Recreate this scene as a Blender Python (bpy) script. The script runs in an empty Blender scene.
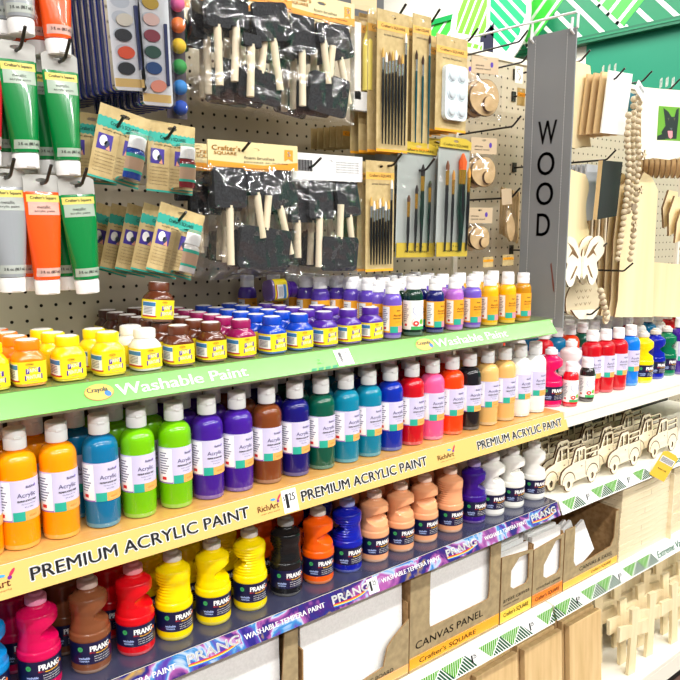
import bpy, math, random
from math import sin, cos, pi, radians
from mathutils import Vector, Matrix, noise
from mathutils.geometry import tessellate_polygon
random.seed(7)
SC = bpy.context.scene
COL = SC.collection
# ------------------------------------------------------------------ camera
CZ = 1.45
YAW, PIT, ROL, FPX = radians(39.5227), radians(8.9427), radians(.045), 739.9
c_ = Vector((sin(YAW)*cos(PIT), cos(YAW)*cos(PIT), -sin(PIT)))
a0 = Vector((cos(YAW), -sin(YAW), 0)); b0 = a0.cross(c_)
a_ = a0*cos(ROL)+b0*sin(ROL); b_ = -a0*sin(ROL)+b0*cos(ROL)
cam = bpy.data.cameras.new('camera'); camo = bpy.data.objects.new('camera', cam); COL.objects.link(camo)
cam.sensor_width = 36; cam.lens = 36*FPX/680; cam.clip_start = .02
camo.matrix_world = Matrix(((a_.x, b_.x, -c_.x, 0), (a_.y, b_.y, -c_.y, 0), (a_.z, b_.z, -c_.z, CZ), (0, 0, 0, 1)))
SC.camera = camo
# ------------------------------------------------------------------ light
SC.view_settings.view_transform = 'Standard'; SC.view_settings.look = 'None'
SC.view_settings.gamma = 1; SC.view_settings.use_curve_mapping = False
SC.view_settings.exposure = 0.12
W = bpy.data.worlds.new('store_ambient'); SC.world = W; W.use_nodes = True
W.node_tree.nodes['Background'].inputs[0].default_value = (1, .985, .95, 1)
W.node_tree.nodes['Background'].inputs[1].default_value = .22
def area(name, loc, sx, sy, power, rot=(0, 0, 0)):
    l = bpy.data.lights.new(name, 'AREA'); l.shape = 'RECTANGLE'; l.size = sx; l.size_y = sy; l.energy = power
    l.color = (1, .98, .95)
    o = bpy.data.objects.new(name, l); COL.objects.link(o); o.location = loc; o.rotation_euler = rot
    return o
for ly, pw in ((-.95, 76), (-2.8, 112)):
    for lx in (-2.6, .1, 2.8, 5.5):
        area('ceiling_and_fill_light', (lx, ly, 3.9), 2.3, .16, pw)
area('ceiling_and_fill_light', (3.6, 3.4, 4.4), 2.6, .3, 130)  # unseen fill lamps from here on, added to brighten the far wall
area('ceiling_and_fill_light', (4.4, 1.2, 4.4), 1.6, .3, 70)
area('ceiling_and_fill_light', (3.6, 5.3, 4.6), 2.6, .3, 170)
area('ceiling_and_fill_light', (.8, 3.4, 4.4), 2.6, .3, 100)

# ------------------------------------------------------------------ helpers
def px_x(px, y, z):
    k = (px-340)/FPX; zr = z-CZ
    return -(y*(a_.y-k*c_.y)+zr*(a_.z-k*c_.z))/(a_.x-k*c_.x)
def at(px, py, y):
    d = c_+a_*((px-340)/FPX)-b_*((py-340)/FPX); d = d*(y/d.y)
    return Vector((d.x, y, d.z+CZ))
def atX(px, py, X):
    d = c_+a_*((px-340)/FPX)-b_*((py-340)/FPX); d = d*(X/d.x)
    return Vector((X, d.y, d.z+CZ))
def lin(c):
    c = c/255; return c/12.92 if c < .04045 else ((c+.055)/1.055)**2.4
MATS = {}
def mat(rgb, rough=.5, metal=0, coat=0, spec=.5, sss=0, trans=0, key=None):
    k = (tuple(rgb), rough, metal, coat, spec, trans, key)
    if k in MATS: return MATS[k]
    m = bpy.data.materials.new(key or 'mat_%d_%d_%d' % tuple(rgb)); m.use_nodes = True
    b = m.node_tree.nodes['Principled BSDF']
    b.inputs['Base Color'].default_value = (lin(rgb[0]), lin(rgb[1]), lin(rgb[2]), 1)
    b.inputs['Roughness'].default_value = rough; b.inputs['Metallic'].default_value = metal
    b.inputs['Coat Weight'].default_value = coat; b.inputs['Coat Roughness'].default_value = .035
    b.inputs['Specular IOR Level'].default_value = spec
    if trans: b.inputs['Transmission Weight'].default_value = trans
    MATS[k] = m; return m
def noisy(key, c1, c2, scale, rough=.6, stretch=(1, 1, 1), detail=4, bump=0, coat=0, contrast=(.35, .65)):
    if key in MATS: return MATS[key]
    m = bpy.data.materials.new(key); m.use_nodes = True; nt = m.node_tree; b = nt.nodes['Principled BSDF']
    tc = nt.nodes.new('ShaderNodeTexCoord'); mp = nt.nodes.new('ShaderNodeMapping'); n = nt.nodes.new('ShaderNodeTexNoise'); r = nt.nodes.new('ShaderNodeValToRGB')
    mp.inputs['Scale'].default_value = stretch; n.inputs['Scale'].default_value = scale; n.inputs['Detail'].default_value = detail
    nt.links.new(tc.outputs['Object'], mp.inputs[0]); nt.links.new(mp.outputs[0], n.inputs['Vector']); nt.links.new(n.outputs['Fac'], r.inputs[0])
    for e, c, p in ((0, c1, contrast[0]), (1, c2, contrast[1])):
        r.color_ramp.elements[e].color = (lin(c[0]), lin(c[1]), lin(c[2]), 1); r.color_ramp.elements[e].position = p
    nt.links.new(r.outputs[0], b.inputs['Base Color']); b.inputs['Roughness'].default_value = rough
    b.inputs['Coat Weight'].default_value = coat
    if bump:
        bp = nt.nodes.new('ShaderNodeBump'); bp.inputs['Strength'].default_value = bump; bp.inputs['Distance'].default_value = .002
        nt.links.new(n.outputs['Fac'], bp.inputs['Height']); nt.links.new(bp.outputs[0], b.inputs['Normal'])
    MATS[key] = m; return m
def film(key, fac=.12, rough=.07, tint=(255, 255, 255), bump=0, bscale=30):
    if key in MATS: return MATS[key]
    m = bpy.data.materials.new(key); m.use_nodes = True; nt = m.node_tree; nt.nodes.clear()
    o = nt.nodes.new('ShaderNodeOutputMaterial'); t = nt.nodes.new('ShaderNodeBsdfTransparent'); g = nt.nodes.new('ShaderNodeBsdfGlossy'); x = nt.nodes.new('ShaderNodeMixShader')
    t.inputs[0].default_value = (lin(tint[0]), lin(tint[1]), lin(tint[2]), 1); g.inputs['Roughness'].default_value = rough
    f = nt.nodes.new('ShaderNodeFresnel'); f.inputs[0].default_value = 1.45
    ad = nt.nodes.new('ShaderNodeMath'); ad.operation = 'ADD'; ad.inputs[1].default_value = fac; ad.use_clamp = True
    nt.links.new(f.outputs[0], ad.inputs[0]); nt.links.new(ad.outputs[0], x.inputs[0])
    if bump:
        n = nt.nodes.new('ShaderNodeTexNoise'); n.inputs['Scale'].default_value = bscale; n.inputs['Detail'].default_value = 3; n.inputs['Distortion'].default_value = 1.5
        tc = nt.nodes.new('ShaderNodeTexCoord'); nt.links.new(tc.outputs['Object'], n.inputs['Vector'])
        bp = nt.nodes.new('ShaderNodeBump'); bp.inputs['Strength'].default_value = bump; bp.inputs['Distance'].default_value = .01
        nt.links.new(n.outputs['Fac'], bp.inputs['Height']); nt.links.new(bp.outputs[0], g.inputs['Normal'])
    nt.links.new(t.outputs[0], x.inputs[1]); nt.links.new(g.outputs[0], x.inputs[2]); nt.links.new(x.outputs[0], o.inputs[0])
    MATS[key] = m; return m

def text_mesh(s, bold=0.0, _c={}):
    k = (s, bold)
    if k not in _c:
        cu = bpy.data.curves.new('t', 'FONT'); cu.body = s; cu.size = 1; cu.resolution_u = 4; cu.offset = bold
        o = bpy.data.objects.new('t', cu); COL.objects.link(o)
        me = bpy.data.meshes.new_from_object(o.evaluated_get(bpy.context.evaluated_depsgraph_get()))
        vs = [(v.co.x, v.co.y) for v in me.vertices]; fs = [tuple(p.vertices) for p in me.polygons]
        bpy.data.objects.remove(o); bpy.data.curves.remove(cu); bpy.data.meshes.remove(me)
        x0 = min(v[0] for v in vs); x1 = max(v[0] for v in vs); y0 = min(v[1] for v in vs); y1 = max(v[1] for v in vs)
        _c[k] = ([((x-x0)/(x1-x0), (y-y0)/(y1-y0)) for x, y in vs], fs, (x1-x0)/(y1-y0))
    return _c[k]

class MB:
    def __init__(s): s.v = []; s.f = []; s.m = []; s.sm = []; s.mats = []
    def mi(s, m):
        if m not in s.mats: s.mats.append(m)
        return s.mats.index(m)
    def face(s, pts, m, smooth=False):
        n = len(s.v); s.v += [tuple(p) for p in pts]; s.f.append(tuple(range(n, n+len(pts)))); s.m.append(s.mi(m)); s.sm.append(smooth)
    def raw(s, vs, fs, m, smooth=False):
        n = len(s.v); s.v += [tuple(p) for p in vs]; k = s.mi(m)
        for f in fs: s.f.append(tuple(n+i for i in f)); s.m.append(k); s.sm.append(smooth)
    def box(s, x0, x1, y0, y1, z0, z1, m, M=None):
        vs = [Vector((x, y, z)) for x in (x0, x1) for y in (y0, y1) for z in (z0, z1)]
        if M: vs = [M@v for v in vs]
        s.raw(vs, [(0, 1, 3, 2), (4, 6, 7, 5), (0, 4, 5, 1), (2, 3, 7, 6), (0, 2, 6, 4), (1, 5, 7, 3)], m)
    def lathe(s, prof, n=28, rf=None, th0=-pi, th1=pi, M=None, smooth=True):
        # prof: (r, z, material of the band above)
        closed = abs(th1-th0-2*pi) < 1e-6; nn = n if closed else n+1; base = len(s.v)
        for r, z, _ in prof:
            for i in range(nn):
                t = th0+(th1-th0)*i/n; rr = rf(r, t, z) if rf else r
                p = Vector((rr*sin(t), -rr*cos(t), z)); s.v.append(tuple(M@p if M else p))
        for j in range(len(prof)-1):
            k = s.mi(prof[j][2])
            for i in range(n):
                i2 = (i+1) % nn
                s.f.append((base+j*nn+i, base+j*nn+i2, base+(j+1)*nn+i2, base+(j+1)*nn+i)); s.m.append(k); s.sm.append(smooth)
    def grid(s, fn, nu, nv, m, smooth=True):
        b = len(s.v)
        for j in range(nv+1):
            for i in range(nu+1): s.v.append(tuple(fn(i/nu, j/nv)))
        k = s.mi(m)
        for j in range(nv):
            for i in range(nu):
                s.f.append((b+j*(nu+1)+i, b+j*(nu+1)+i+1, b+(j+1)*(nu+1)+i+1, b+(j+1)*(nu+1)+i)); s.m.append(k); s.sm.append(smooth)
    def text(s, t, x, y, w, h, m, mp, bold=0.0, center=False, shear=0):
        vs, fs, asp = text_mesh(t)
        if w is None: w = h*asp
        if center: x -= w/2
        b = bold*h
        for dx, dy in (((0, 0),) if not bold else ((-b, 0), (b, 0)) if bold < .05 else [(b*cos(k*pi/4), b*sin(k*pi/4)) for k in range(8)]):
            s.raw([mp(x+dx+u*w+shear*v*h, y+dy+v*h) for u, v in vs], fs, m)
        return w
    def poly(s, pts, m, mp, holes=()):
        loops = [[Vector((p[0], p[1], 0)) for p in L] for L in [pts]+list(holes)]
        tri = tessellate_polygon(loops); al = [p for L in loops for p in L]
        s.raw([mp(p.x, p.y) for p in al], [tuple(t) for t in tri], m)
    def slab(s, pts, t, m, side=None, mp=None, holes=()):
        # outline in x,z ; thickness t along y, front face at y=-t/2
        mp = mp or (lambda x, y, z: (x, y, z)); side = side or m
        s.poly(pts, m, lambda x, z: mp(x, -t/2, z), holes); s.poly(pts, m, lambda x, z: mp(x, t/2, z), holes)
        for L in [pts]+list(holes):
            for i in range(len(L)):
                p, q = L[i], L[(i+1) % len(L)]
                s.face([mp(p[0], -t/2, p[1]), mp(q[0], -t/2, q[1]), mp(q[0], t/2, q[1]), mp(p[0], t/2, p[1])], side)
    def tube(s, pts, r, m, n=8, caps=True):
        pts = [Vector(p) for p in pts]; base = len(s.v); k = s.mi(m)
        rs = r if isinstance(r, (list, tuple)) else [r]*len(pts)
        for i, p in enumerate(pts):
            d = (pts[min(i+1, len(pts)-1)]-pts[max(i-1, 0)]).normalized()
            u = d.cross(Vector((0, 0, 1)) if abs(d.z) < .9 else Vector((1, 0, 0))).normalized(); w = d.cross(u)
            for j in range(n): s.v.append(tuple(p+(u*cos(2*pi*j/n)+w*sin(2*pi*j/n))*rs[i]))
        for i in range(len(pts)-1):
            for j in range(n):
                s.f.append((base+i*n+j, base+i*n+(j+1) % n, base+(i+1)*n+(j+1) % n, base+(i+1)*n+j)); s.m.append(k); s.sm.append(True)
        if caps:
            for b in (base, base+(len(pts)-1)*n): s.f.append(tuple(range(b, b+n))); s.m.append(k); s.sm.append(False)
    def mesh(s, name='part'):
        me = bpy.data.meshes.new(name); me.from_pydata(s.v, [], s.f)
        for m in s.mats: me.materials.append(m)
        me.polygons.foreach_set('material_index', s.m); me.polygons.foreach_set('use_smooth', s.sm)
        me.update()
        if any(s.sm): me.set_sharp_from_angle(angle=radians(38))
        return me
    def build(s, name, parent=None, loc=None):
        o = bpy.data.objects.new(name, s.mesh(name)); COL.objects.link(o)
        if parent: o.parent = parent
        if loc is not None: o.location = loc
        return o
CACHE = {}
def part(name, key, fn, parent, loc=(0, 0, 0), rot=(0, 0, 0)):
    if key not in CACHE: CACHE[key] = fn().mesh(name)
    o = bpy.data.objects.new(name, CACHE[key]); COL.objects.link(o); o.parent = parent; o.location = loc; o.rotation_euler = rot
    return o
def tag(o, label, cat, group=None):
    o['label'] = label; o['category'] = cat
    if group: o['group'] = group
    return o
def thing(name, label, cat, loc=(0, 0, 0), rot=(0, 0, 0), group=None):
    o = bpy.data.objects.new(name, None); COL.objects.link(o); o.location = loc; o.rotation_euler = rot
    o.empty_display_size = .02
    return tag(o, label, cat, group)
def struct(o): o['kind'] = 'structure'; return o
def bevel(o, w=.0015, seg=2):
    m = o.modifiers.new('bevel', 'BEVEL'); m.width = w; m.segments = seg; m.limit_method = 'ANGLE'; return o
def rrect(x0, x1, z0, z1, r, n=4):
    out = []
    for cx, cz, a in ((x1-r, z1-r, 0), (x0+r, z1-r, 90), (x0+r, z0+r, 180), (x1-r, z0+r, 270)):
        for i in range(n+1): t = radians(a+90*i/n); out.append((cx+r*cos(t), cz+r*sin(t)))
    return out
def ell(cx, cz, rx, rz, n=20, rot=0):
    return [(cx+rx*cos(2*pi*i/n)*cos(rot)-rz*sin(2*pi*i/n)*sin(rot), cz+rx*cos(2*pi*i/n)*sin(rot)+rz*sin(2*pi*i/n)*cos(rot)) for i in range(n)]
def smooth_loop(P, k=6):
    out = []; n = len(P)
    for i in range(n):
        p0, p1, p2, p3 = P[i-1], P[i], P[(i+1) % n], P[(i+2) % n]
        for j in range(k):
            t = j/k
            out.append(tuple(.5*(2*p1[d]+(p2[d]-p0[d])*t+(2*p0[d]-5*p1[d]+4*p2[d]-p3[d])*t*t+(-p0[d]+3*p1[d]-3*p2[d]+p3[d])*t**3) for d in (0, 1)))
    return out
def clip(poly, tri):
    # convex clip (tri counter-clockwise)
    for i in range(len(tri)):
        a, b = tri[i], tri[(i+1) % len(tri)]; out = []
        f = lambda p: (b[0]-a[0])*(p[1]-a[1])-(b[1]-a[1])*(p[0]-a[0])
        for j in range(len(poly)):
            p, q = poly[j], poly[(j+1) % len(poly)]; fp, fq = f(p), f(q)
            if fp >= 0: out.append(p)
            if (fp >= 0) != (fq >= 0):
                t = fp/(fp-fq); out.append((p[0]+(q[0]-p[0])*t, p[1]+(q[1]-p[1])*t))
        poly = out
        if len(poly) < 3: return []
    return poly
def stripes(mb, tri, d, pitch, width, m, mp, off=0):
    # stripes running along direction d clipped to a convex polygon
    L = math.hypot(*d); d = (d[0]/L, d[1]/L); nrm = (-d[1], d[0])
    ks = [p[0]*nrm[0]+p[1]*nrm[1] for p in tri]; k = math.floor(min(ks)/pitch)*pitch+off
    while k < max(ks):
        R = [(nrm[0]*t-d[0]*e, nrm[1]*t-d[1]*e) for t, e in ((k, 9), (k+width, 9), (k+width, -9), (k, -9))]
        area2 = sum(R[i][0]*R[(i+1) % 4][1]-R[(i+1) % 4][0]*R[i][1] for i in range(4))
        c = clip(R if area2 > 0 else R[::-1], tri)
        if len(c) > 2: mb.face([mp(*p) for p in c], m)
        k += pitch
WHITE = mat((250, 250, 248), .35); CAPW = mat((250, 250, 250), .3, coat=.2); BLACK = mat((22, 22, 24), .5); INK = mat((28, 26, 30), .6)
KRAFT = noisy('kraft_cardboard', (184, 160, 108), (202, 180, 128), 60, .75)
BOXK = noisy('display_box_card', (150, 132, 98), (172, 152, 114), 60, .75)
KRAFTD = noisy('kraft_cardboard_core', (140, 106, 64), (165, 130, 86), 80, .8)
ORG = mat((247, 168, 32), .5); YEL = mat((250, 205, 70), .5); TEAL = mat((40, 175, 150), .5)
CREAM = mat((238, 232, 218), .4, key='shelf_enamel'); GREYW = mat((225, 222, 214), .4)
WOODL = noisy('pale_basswood', (232, 214, 170), (250, 238, 205), 6, .6, (1, 1, 14), 5)
WOODM = noisy('pine_ply', (222, 190, 134), (244, 220, 170), 7, .6, (6, 6, .7), 5)
WOODD = noisy('burnt_edge', (110, 82, 50), (150, 118, 78), 30, .7)
HAND = noisy('birch_handle', (226, 208, 172), (245, 232, 204), 20, .55, (1, 1, .2))
METAL = mat((60, 56, 54), .35, metal=.8, key='dark_hook_steel')
PLASTIC = film('clear_packaging', .02, .06)
def bagfilm():
    m = bpy.data.materials.new('crinkled_bag_film'); m.use_nodes = True; nt = m.node_tree; nt.nodes.clear(); N = nt.nodes.new; Lk = nt.links.new
    o = N('ShaderNodeOutputMaterial'); t = N('ShaderNodeBsdfTransparent'); g = N('ShaderNodeBsdfGlossy'); g.inputs['Roughness'].default_value = .10
    d = N('ShaderNodeBsdfPrincipled'); d.inputs['Base Color'].default_value = (.95, .95, .95, 1); d.inputs['Roughness'].default_value = .25  # white for the crease streaks, painted in as highlights on the film
    x = N('ShaderNodeMixShader'); x.inputs[0].default_value = .075; Lk(t.outputs[0], x.inputs[1]); Lk(g.outputs[0], x.inputs[2])
    tc = N('ShaderNodeTexCoord'); fs = []
    for sc, w in ((15, .010), (34, .018)):
        n = N('ShaderNodeTexNoise'); n.inputs['Scale'].default_value = sc; n.inputs['Detail'].default_value = 2; n.inputs['Distortion'].default_value = 1.6; Lk(tc.outputs['Object'], n.inputs['Vector'])
        a = N('ShaderNodeMath'); a.operation = 'SUBTRACT'; a.inputs[1].default_value = .22; Lk(n.outputs['Fac'], a.inputs[0])
        b = N('ShaderNodeMath'); b.operation = 'ABSOLUTE'; Lk(a.outputs[0], b.inputs[0])
        c = N('ShaderNodeMapRange'); c.inputs['From Min'].default_value = w; c.inputs['From Max'].default_value = 0; c.inputs['To Max'].default_value = .95; Lk(b.outputs[0], c.inputs['Value']); fs.append(c)
    n2 = N('ShaderNodeTexNoise'); n2.inputs['Scale'].default_value = 18; Lk(tc.outputs['Object'], n2.inputs['Vector'])
    r2 = N('ShaderNodeMapRange'); r2.inputs['From Min'].default_value = .40; r2.inputs['From Max'].default_value = .56; Lk(n2.outputs['Fac'], r2.inputs['Value'])
    mx = N('ShaderNodeMath'); mx.operation = 'MAXIMUM'; Lk(fs[0].outputs[0], mx.inputs[0]); Lk(fs[1].outputs[0], mx.inputs[1])
    mu = N('ShaderNodeMath'); mu.operation = 'MULTIPLY'; Lk(mx.outputs[0], mu.inputs[0]); Lk(r2.outputs[0], mu.inputs[1])
    y = N('ShaderNodeMixShader'); Lk(mu.outputs[0], y.inputs[0]); Lk(x.outputs[0], y.inputs[1]); Lk(d.outputs[0], y.inputs[2]); Lk(y.outputs[0], o.inputs[0])
    return m
BAG = bagfilm()
def frost(rgb, key, f=.45):
    if key in MATS: return MATS[key]
    m = bpy.data.materials.new(key); m.use_nodes = True; nt = m.node_tree; p = nt.nodes['Principled BSDF']; o = nt.nodes['Material Output']
    p.inputs['Base Color'].default_value = (lin(rgb[0]), lin(rgb[1]), lin(rgb[2]), 1); p.inputs['Roughness'].default_value = .2
    t = nt.nodes.new('ShaderNodeBsdfTransparent'); x = nt.nodes.new('ShaderNodeMixShader'); x.inputs[0].default_value = f
    nt.links.new(t.outputs[0], x.inputs[1]); nt.links.new(p.outputs[0], x.inputs[2]); nt.links.new(x.outputs[0], o.inputs[0]); MATS[key] = m; return m
CLEARB = mat((225, 225, 220), .08, trans=.8, key='clear_bottle_foot')
# ------------------------------------------------------------------ structure
Z1, Z2, Z3, Z4, Z5 = CZ-.217, CZ-.438, CZ-.660, CZ-.927, CZ-1.297
BX = 1.486          # bay joint
XL, XR = -.35, 3.6
def pegboard():
    m = bpy.data.materials.new('pegboard_enamel'); m.use_nodes = True; nt = m.node_tree; b = nt.nodes['Principled BSDF']; out = nt.nodes['Material Output']
    b.inputs['Base Color'].default_value = (lin(192), lin(181), lin(158), 1); b.inputs['Roughness'].default_value = .45
    tc = nt.nodes.new('ShaderNodeTexCoord'); sp = nt.nodes.new('ShaderNodeSeparateXYZ'); nt.links.new(tc.outputs['Object'], sp.inputs[0])
    ds = []
    for ax, o in (('X', .3669), ('Z', CZ-.1426)):
        a = nt.nodes.new('ShaderNodeMath'); a.operation = 'SUBTRACT'; a.inputs[1].default_value = o-.0127; nt.links.new(sp.outputs[ax], a.inputs[0])
        d = nt.nodes.new('ShaderNodeMath'); d.operation = 'FLOORED_MODULO'; d.inputs[1].default_value = .0254; nt.links.new(a.outputs[0], d.inputs[0])
        e = nt.nodes.new('ShaderNodeMath'); e.operation = 'SUBTRACT'; e.inputs[1].default_value = .0127; nt.links.new(d.outputs[0], e.inputs[0])
        p = nt.nodes.new('ShaderNodeMath'); p.operation = 'POWER'; p.inputs[1].default_value = 2; nt.links.new(e.outputs[0], p.inputs[0]); ds.append(p)
    s = nt.nodes.new('ShaderNodeMath'); s.operation = 'ADD'; nt.links.new(ds[0].outputs[0], s.inputs[0]); nt.links.new(ds[1].outputs[0], s.inputs[1])
    g = nt.nodes.new('ShaderNodeMath'); g.operation = 'LESS_THAN'; g.inputs[1].default_value = .0029**2; nt.links.new(s.outputs[0], g.inputs[0])
    t = nt.nodes.new('ShaderNodeBsdfTransparent'); x = nt.nodes.new('ShaderNodeMixShader')
    nt.links.new(g.outputs[0], x.inputs[0]); nt.links.new(b.outputs[0], x.inputs[1]); nt.links.new(t.outputs[0], x.inputs[2]); nt.links.new(x.outputs[0], out.inputs[0])
    mb = MB(); mb.face([(XL, 1.33, .1), (XR, 1.33, .1), (XR, 1.33, CZ+.437), (XL, 1.33, CZ+.437)], m)
    return mb
o = struct(pegboard().build('wall_pegboard'))
mb = MB(); mb.box(XL, XR, 1.345, 1.40, .0, CZ+.433, mat((40, 36, 32), .8)); mb.box(XL, XR, 1.325, 1.41, CZ+.433, CZ+.447, CREAM); struct(mb.build('trim_1'))  # dark core added so the board holes read as shade; cream trim on top
mb = MB()
for x in (-.35, BX, BX+1.22): mb.box(x-.008, x+.008, 1.322, 1.335, 0, CZ+.44, CREAM)
struct(mb.build('trim_2'))
FLOOR = noisy('brown_floor_vinyl', (92, 66, 58), (120, 90, 80), 8, .35)
mb = MB(); mb.face([(-4, -4, 0), (6.2, -4, 0), (6.2, 6.5, 0), (-4, 6.5, 0)], FLOOR); struct(mb.build('floor'))
# far wall with its striped valance
FX = 6.0
GT = mat((4, 128, 84), .45); GD = mat((0, 104, 70), .45); LIME = mat((70, 225, 70), .45); GW = mat((245, 250, 240), .5); WALL = mat((250, 247, 232), .7)
mb = MB(); mb.box(FX, FX+.1, -4, 6.5, 0, 5.2, WALL); struct(mb.build('wall_far'))
mb = MB(); mb.box(FX-.03, FX, -4, 3.86, .4, CZ+1.545, mat((0, 132, 98), .5)); struct(mb.build('wall_far_green_panel'))
t = thing('valance', 'green striped valance band running along the far store wall', 'valance', (FX-.06, 0, CZ+1.60))
H = .44
mb = MB(); mb.box(-.02, .06, -4, 6.4, 0, H, GT)
mp = lambda y, z: (-.024, -y, z)     # u grows towards -y (right in view)
for k in range(-14, 10):
    u0 = k*.93-3.51
    dn = [(u0-.45, H), (u0, 0), (u0+.45, H)]      # pointing down
    mb.face([(-.022, -p[0], p[1]) for p in dn], LIME)
    stripes(mb, dn, (.45, H), .125, .032, GW, mp)
    mb.face([mp(*q) for q in ((u0, 0), (u0+.04, 0), (u0-.41, H), (u0-.45, H))], GW)
    up = [(u0+.02, 0), (u0+.91, 0), (u0+.465, H)]
    stripes(mb, up, (-.45, H), .15, .036, GW, mp)
mb.build('striped_panel', t)
mb = MB(); mb.box(-.05, .06, -4, 6.4, -.06, 0, GD); mb.box(-.05, .06, -4, 6.4, H, H+.05, mat((20, 160, 80), .45)); mb.box(-.055, -.05, -4, 6.4, -.035, -.02, GT)
mb.build('rail', t)
# round store emblem
cpt = atX(489, 22, FX-.3)
t = thing('round_sign', 'round white sign with striped green tree emblem hanging before the valance', 'sign', cpt)
R = .47
mpd = lambda u, z: (-.013, -u, z)
mb = MB(); E0 = ell(0, 0, R, R, 48); mb.slab([(p[0], p[1]) for p in E0], .02, GW, mp=lambda x, y, z: (y, -x, z)); mb.build('disc', t)
mb = MB()
lf = [(-.40, -.02), (-.02, -.14), (-.02, .46), (-.12, .44), (-.26, .37), (-.37, .2)][::1]
rt = [(.02, -.14), (.22, -.30), (.36, -.18), (.43, 0), (.42, .14), (.33, .3), (.2, .40), (.02, .46)]
stripes(mb, lf, (.55, 1), .085, .06, mat((120, 225, 60), .4), mpd); stripes(mb, rt, (-1, 1), .085, .06, mat((10, 170, 110), .4), mpd)
lf2 = [(-.36, -.34), (-.1, -.44), (-.06, -.2), (-.42, -.08)]
stripes(mb, lf2, (.55, 1), .085, .06, mat((120, 225, 60), .4), mpd)
mb.poly([(-.05, -.42), (.07, -.42), (.07, -.02), (-.09, -.12), (-.09, -.17), (-.05, -.17)], mat((40, 40, 60), .4), mpd)
mb.build('emblem', t)

# ------------------------------------------------------------------ shelves
S_ENAMEL = mat((232, 222, 204), .35, key='shelf_cream')
LINER_TAN = noisy('tan_woodgrain_liner', (206, 150, 78), (226, 174, 100), 5, .25, (1, 6, 1), 5, coat=.3)
LINER_NAVY = mat((58, 60, 84), .2, coat=.4, key='slate_shelf_liner'); LINER_GRN = mat((128, 150, 92), .15, coat=.6, key='green_reflective_liner')
SW = mat((244, 240, 226), .35, key='white_shelf')
def shelf(label, x0, x1, y0, z, front=True, surf=None, lip=.032, enamel=S_ENAMEL):
    t = thing('shelf', label, 'shelf', ((x0+x1)/2, 1.33, z))
    cx = (x0+x1)/2
    mb = MB(); mb.box(x0-cx, x1-cx, y0-1.33, -.009, -.016, -.003 if surf else 0, enamel)
    bevel(mb.build('deck', t), .002)
    mb = MB(); mb.box(x0-cx, x1-cx, y0-1.33+.0005, y0-1.33+.004, -lip, -.0162, enamel); mb.build('front_lip', t)
    for x in (x0+.004, x1-.006): 
        m2 = MB(); m2.box(x-cx, x-cx+.003, y0-1.33+.06, -.008, -.045, -.015, enamel); m2.build('bracket', t)
    if surf:
        mb = MB(); mb.box(x0-cx, x1-cx, y0-1.33+.001, -.01, -.003, 0, surf); mb.build('liner', t)
    return t
shelf('upper paint shelf with small jars and green price strip', XL, BX-.02, 1.0, Z1, surf=LINER_GRN, lip=.040)
shelf('middle shelf of tall acrylic bottles with tan liner', XL, BX, .982, Z2, surf=LINER_TAN)
shelf('lower shelf of tempera bottles with slate blue liner', XL, BX, .982, Z3, surf=LINER_NAVY)
shelf('shelf of boxed canvases with green and white price rail', XL, BX, .982, Z4, enamel=SW)
shelf('bottom deck with wooden blocks in the left bay', XL, BX, .955, Z5, enamel=SW, lip=.07)
shelf('white shelf of mixed bottles right of the grey aisle sign', BX+.004, BX+1.22, .972, Z2, enamel=SW, lip=.041)
shelf('shelf of wooden pickup cutouts right of the tempera paint', BX+.004, BX+1.22, .982, Z3, enamel=SW)
shelf('shelf of stacked pale planks beside the canvas boxes', BX+.004, BX+1.22, .982, Z4, enamel=SW)
shelf('bottom deck with wooden crosses in the right bay', BX+.004, BX+1.22, .955, Z5, enamel=SW, lip=.07)
mb = MB(); DBK = mat((62, 54, 48), .6); mb.box(XL, BX, 1.322, 1.327, Z5, Z1-.02, DBK); mb.box(BX, BX+1.22, 1.322, 1.327, Z5, Z2-.02, DBK); struct(mb.build('wall_lower_shade_panel'))  # dark panel added to deepen the shade behind the lower shelves
mb = MB(); mb.box(XL, BX+1.22, 1.0, 1.3, 0, Z5-.072, mat((20, 18, 18), .6)); struct(mb.build('baseboard_kick'))

# strips: a tilted channel; u = world X, v = height up the strip
def strip(label, x0, x1, ytop, ztop, ybot, zbot, m, fill, name='price_strip', edge=None):
    t = thing(name, label, 'shelf strip', (x0, ybot, zbot))
    d = Vector((0, ytop-ybot, ztop-zbot)); L = d.length; d.normalize(); nrm = Vector((0, -d.z, d.y))
    def mpn(off): return lambda x, v: Vector((x-x0, 0, 0))+d*v+nrm*off
    mb = MB(); f = mpn(0); g = mpn(-.002)
    mb.face([f(x0, 0), f(x1, 0), f(x1, L), f(x0, L)], m); mb.face([g(x0, 0), g(x1, 0), g(x1, L), g(x0, L)], m)
    for P in (((x0, 0), (x1, 0)), ((x0, L), (x1, L)), ((x0, 0), (x0, L)), ((x1, 0), (x1, L))): mb.face([f(*P[0]), f(*P[1]), g(*P[1]), g(*P[0])], edge or m)
    mb.build('channel', t)
    parts = []
    def P(n): parts.append((n, MB())); return parts[-1][1]
    fill(P, mpn(.0006), mpn(.0009), L)
    for n, mb in parts: mb.build(n, t)
    return t
def xs(px, z, y=.97): return px_x(px, y, z)
GSTRIP = mat((108, 200, 76), .25, coat=.2, key='green_ticket_strip'); YSTRIP = mat((226, 190, 112), .22, coat=.25, key='yellow_ticket_strip')
PURT = mat((90, 60, 170), .4)
def price(P, mp, mp2, x, L, w=.022):
    mb = P('price_label')
    mb.face([mp(x, .002), mp(x+w, .002), mp(x+w, L-.003), mp(x, L-.003)], WHITE)
    mb.text('1', x+w*.24, L*.22, w*.14, L*.55, INK, mp2, .045); mb.text('25', x+w*.47, L*.48, w*.38, L*.29, INK, mp2, .03); mb.text('$', x+w*.06, L*.5, w*.11, L*.2, INK, mp2)
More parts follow.
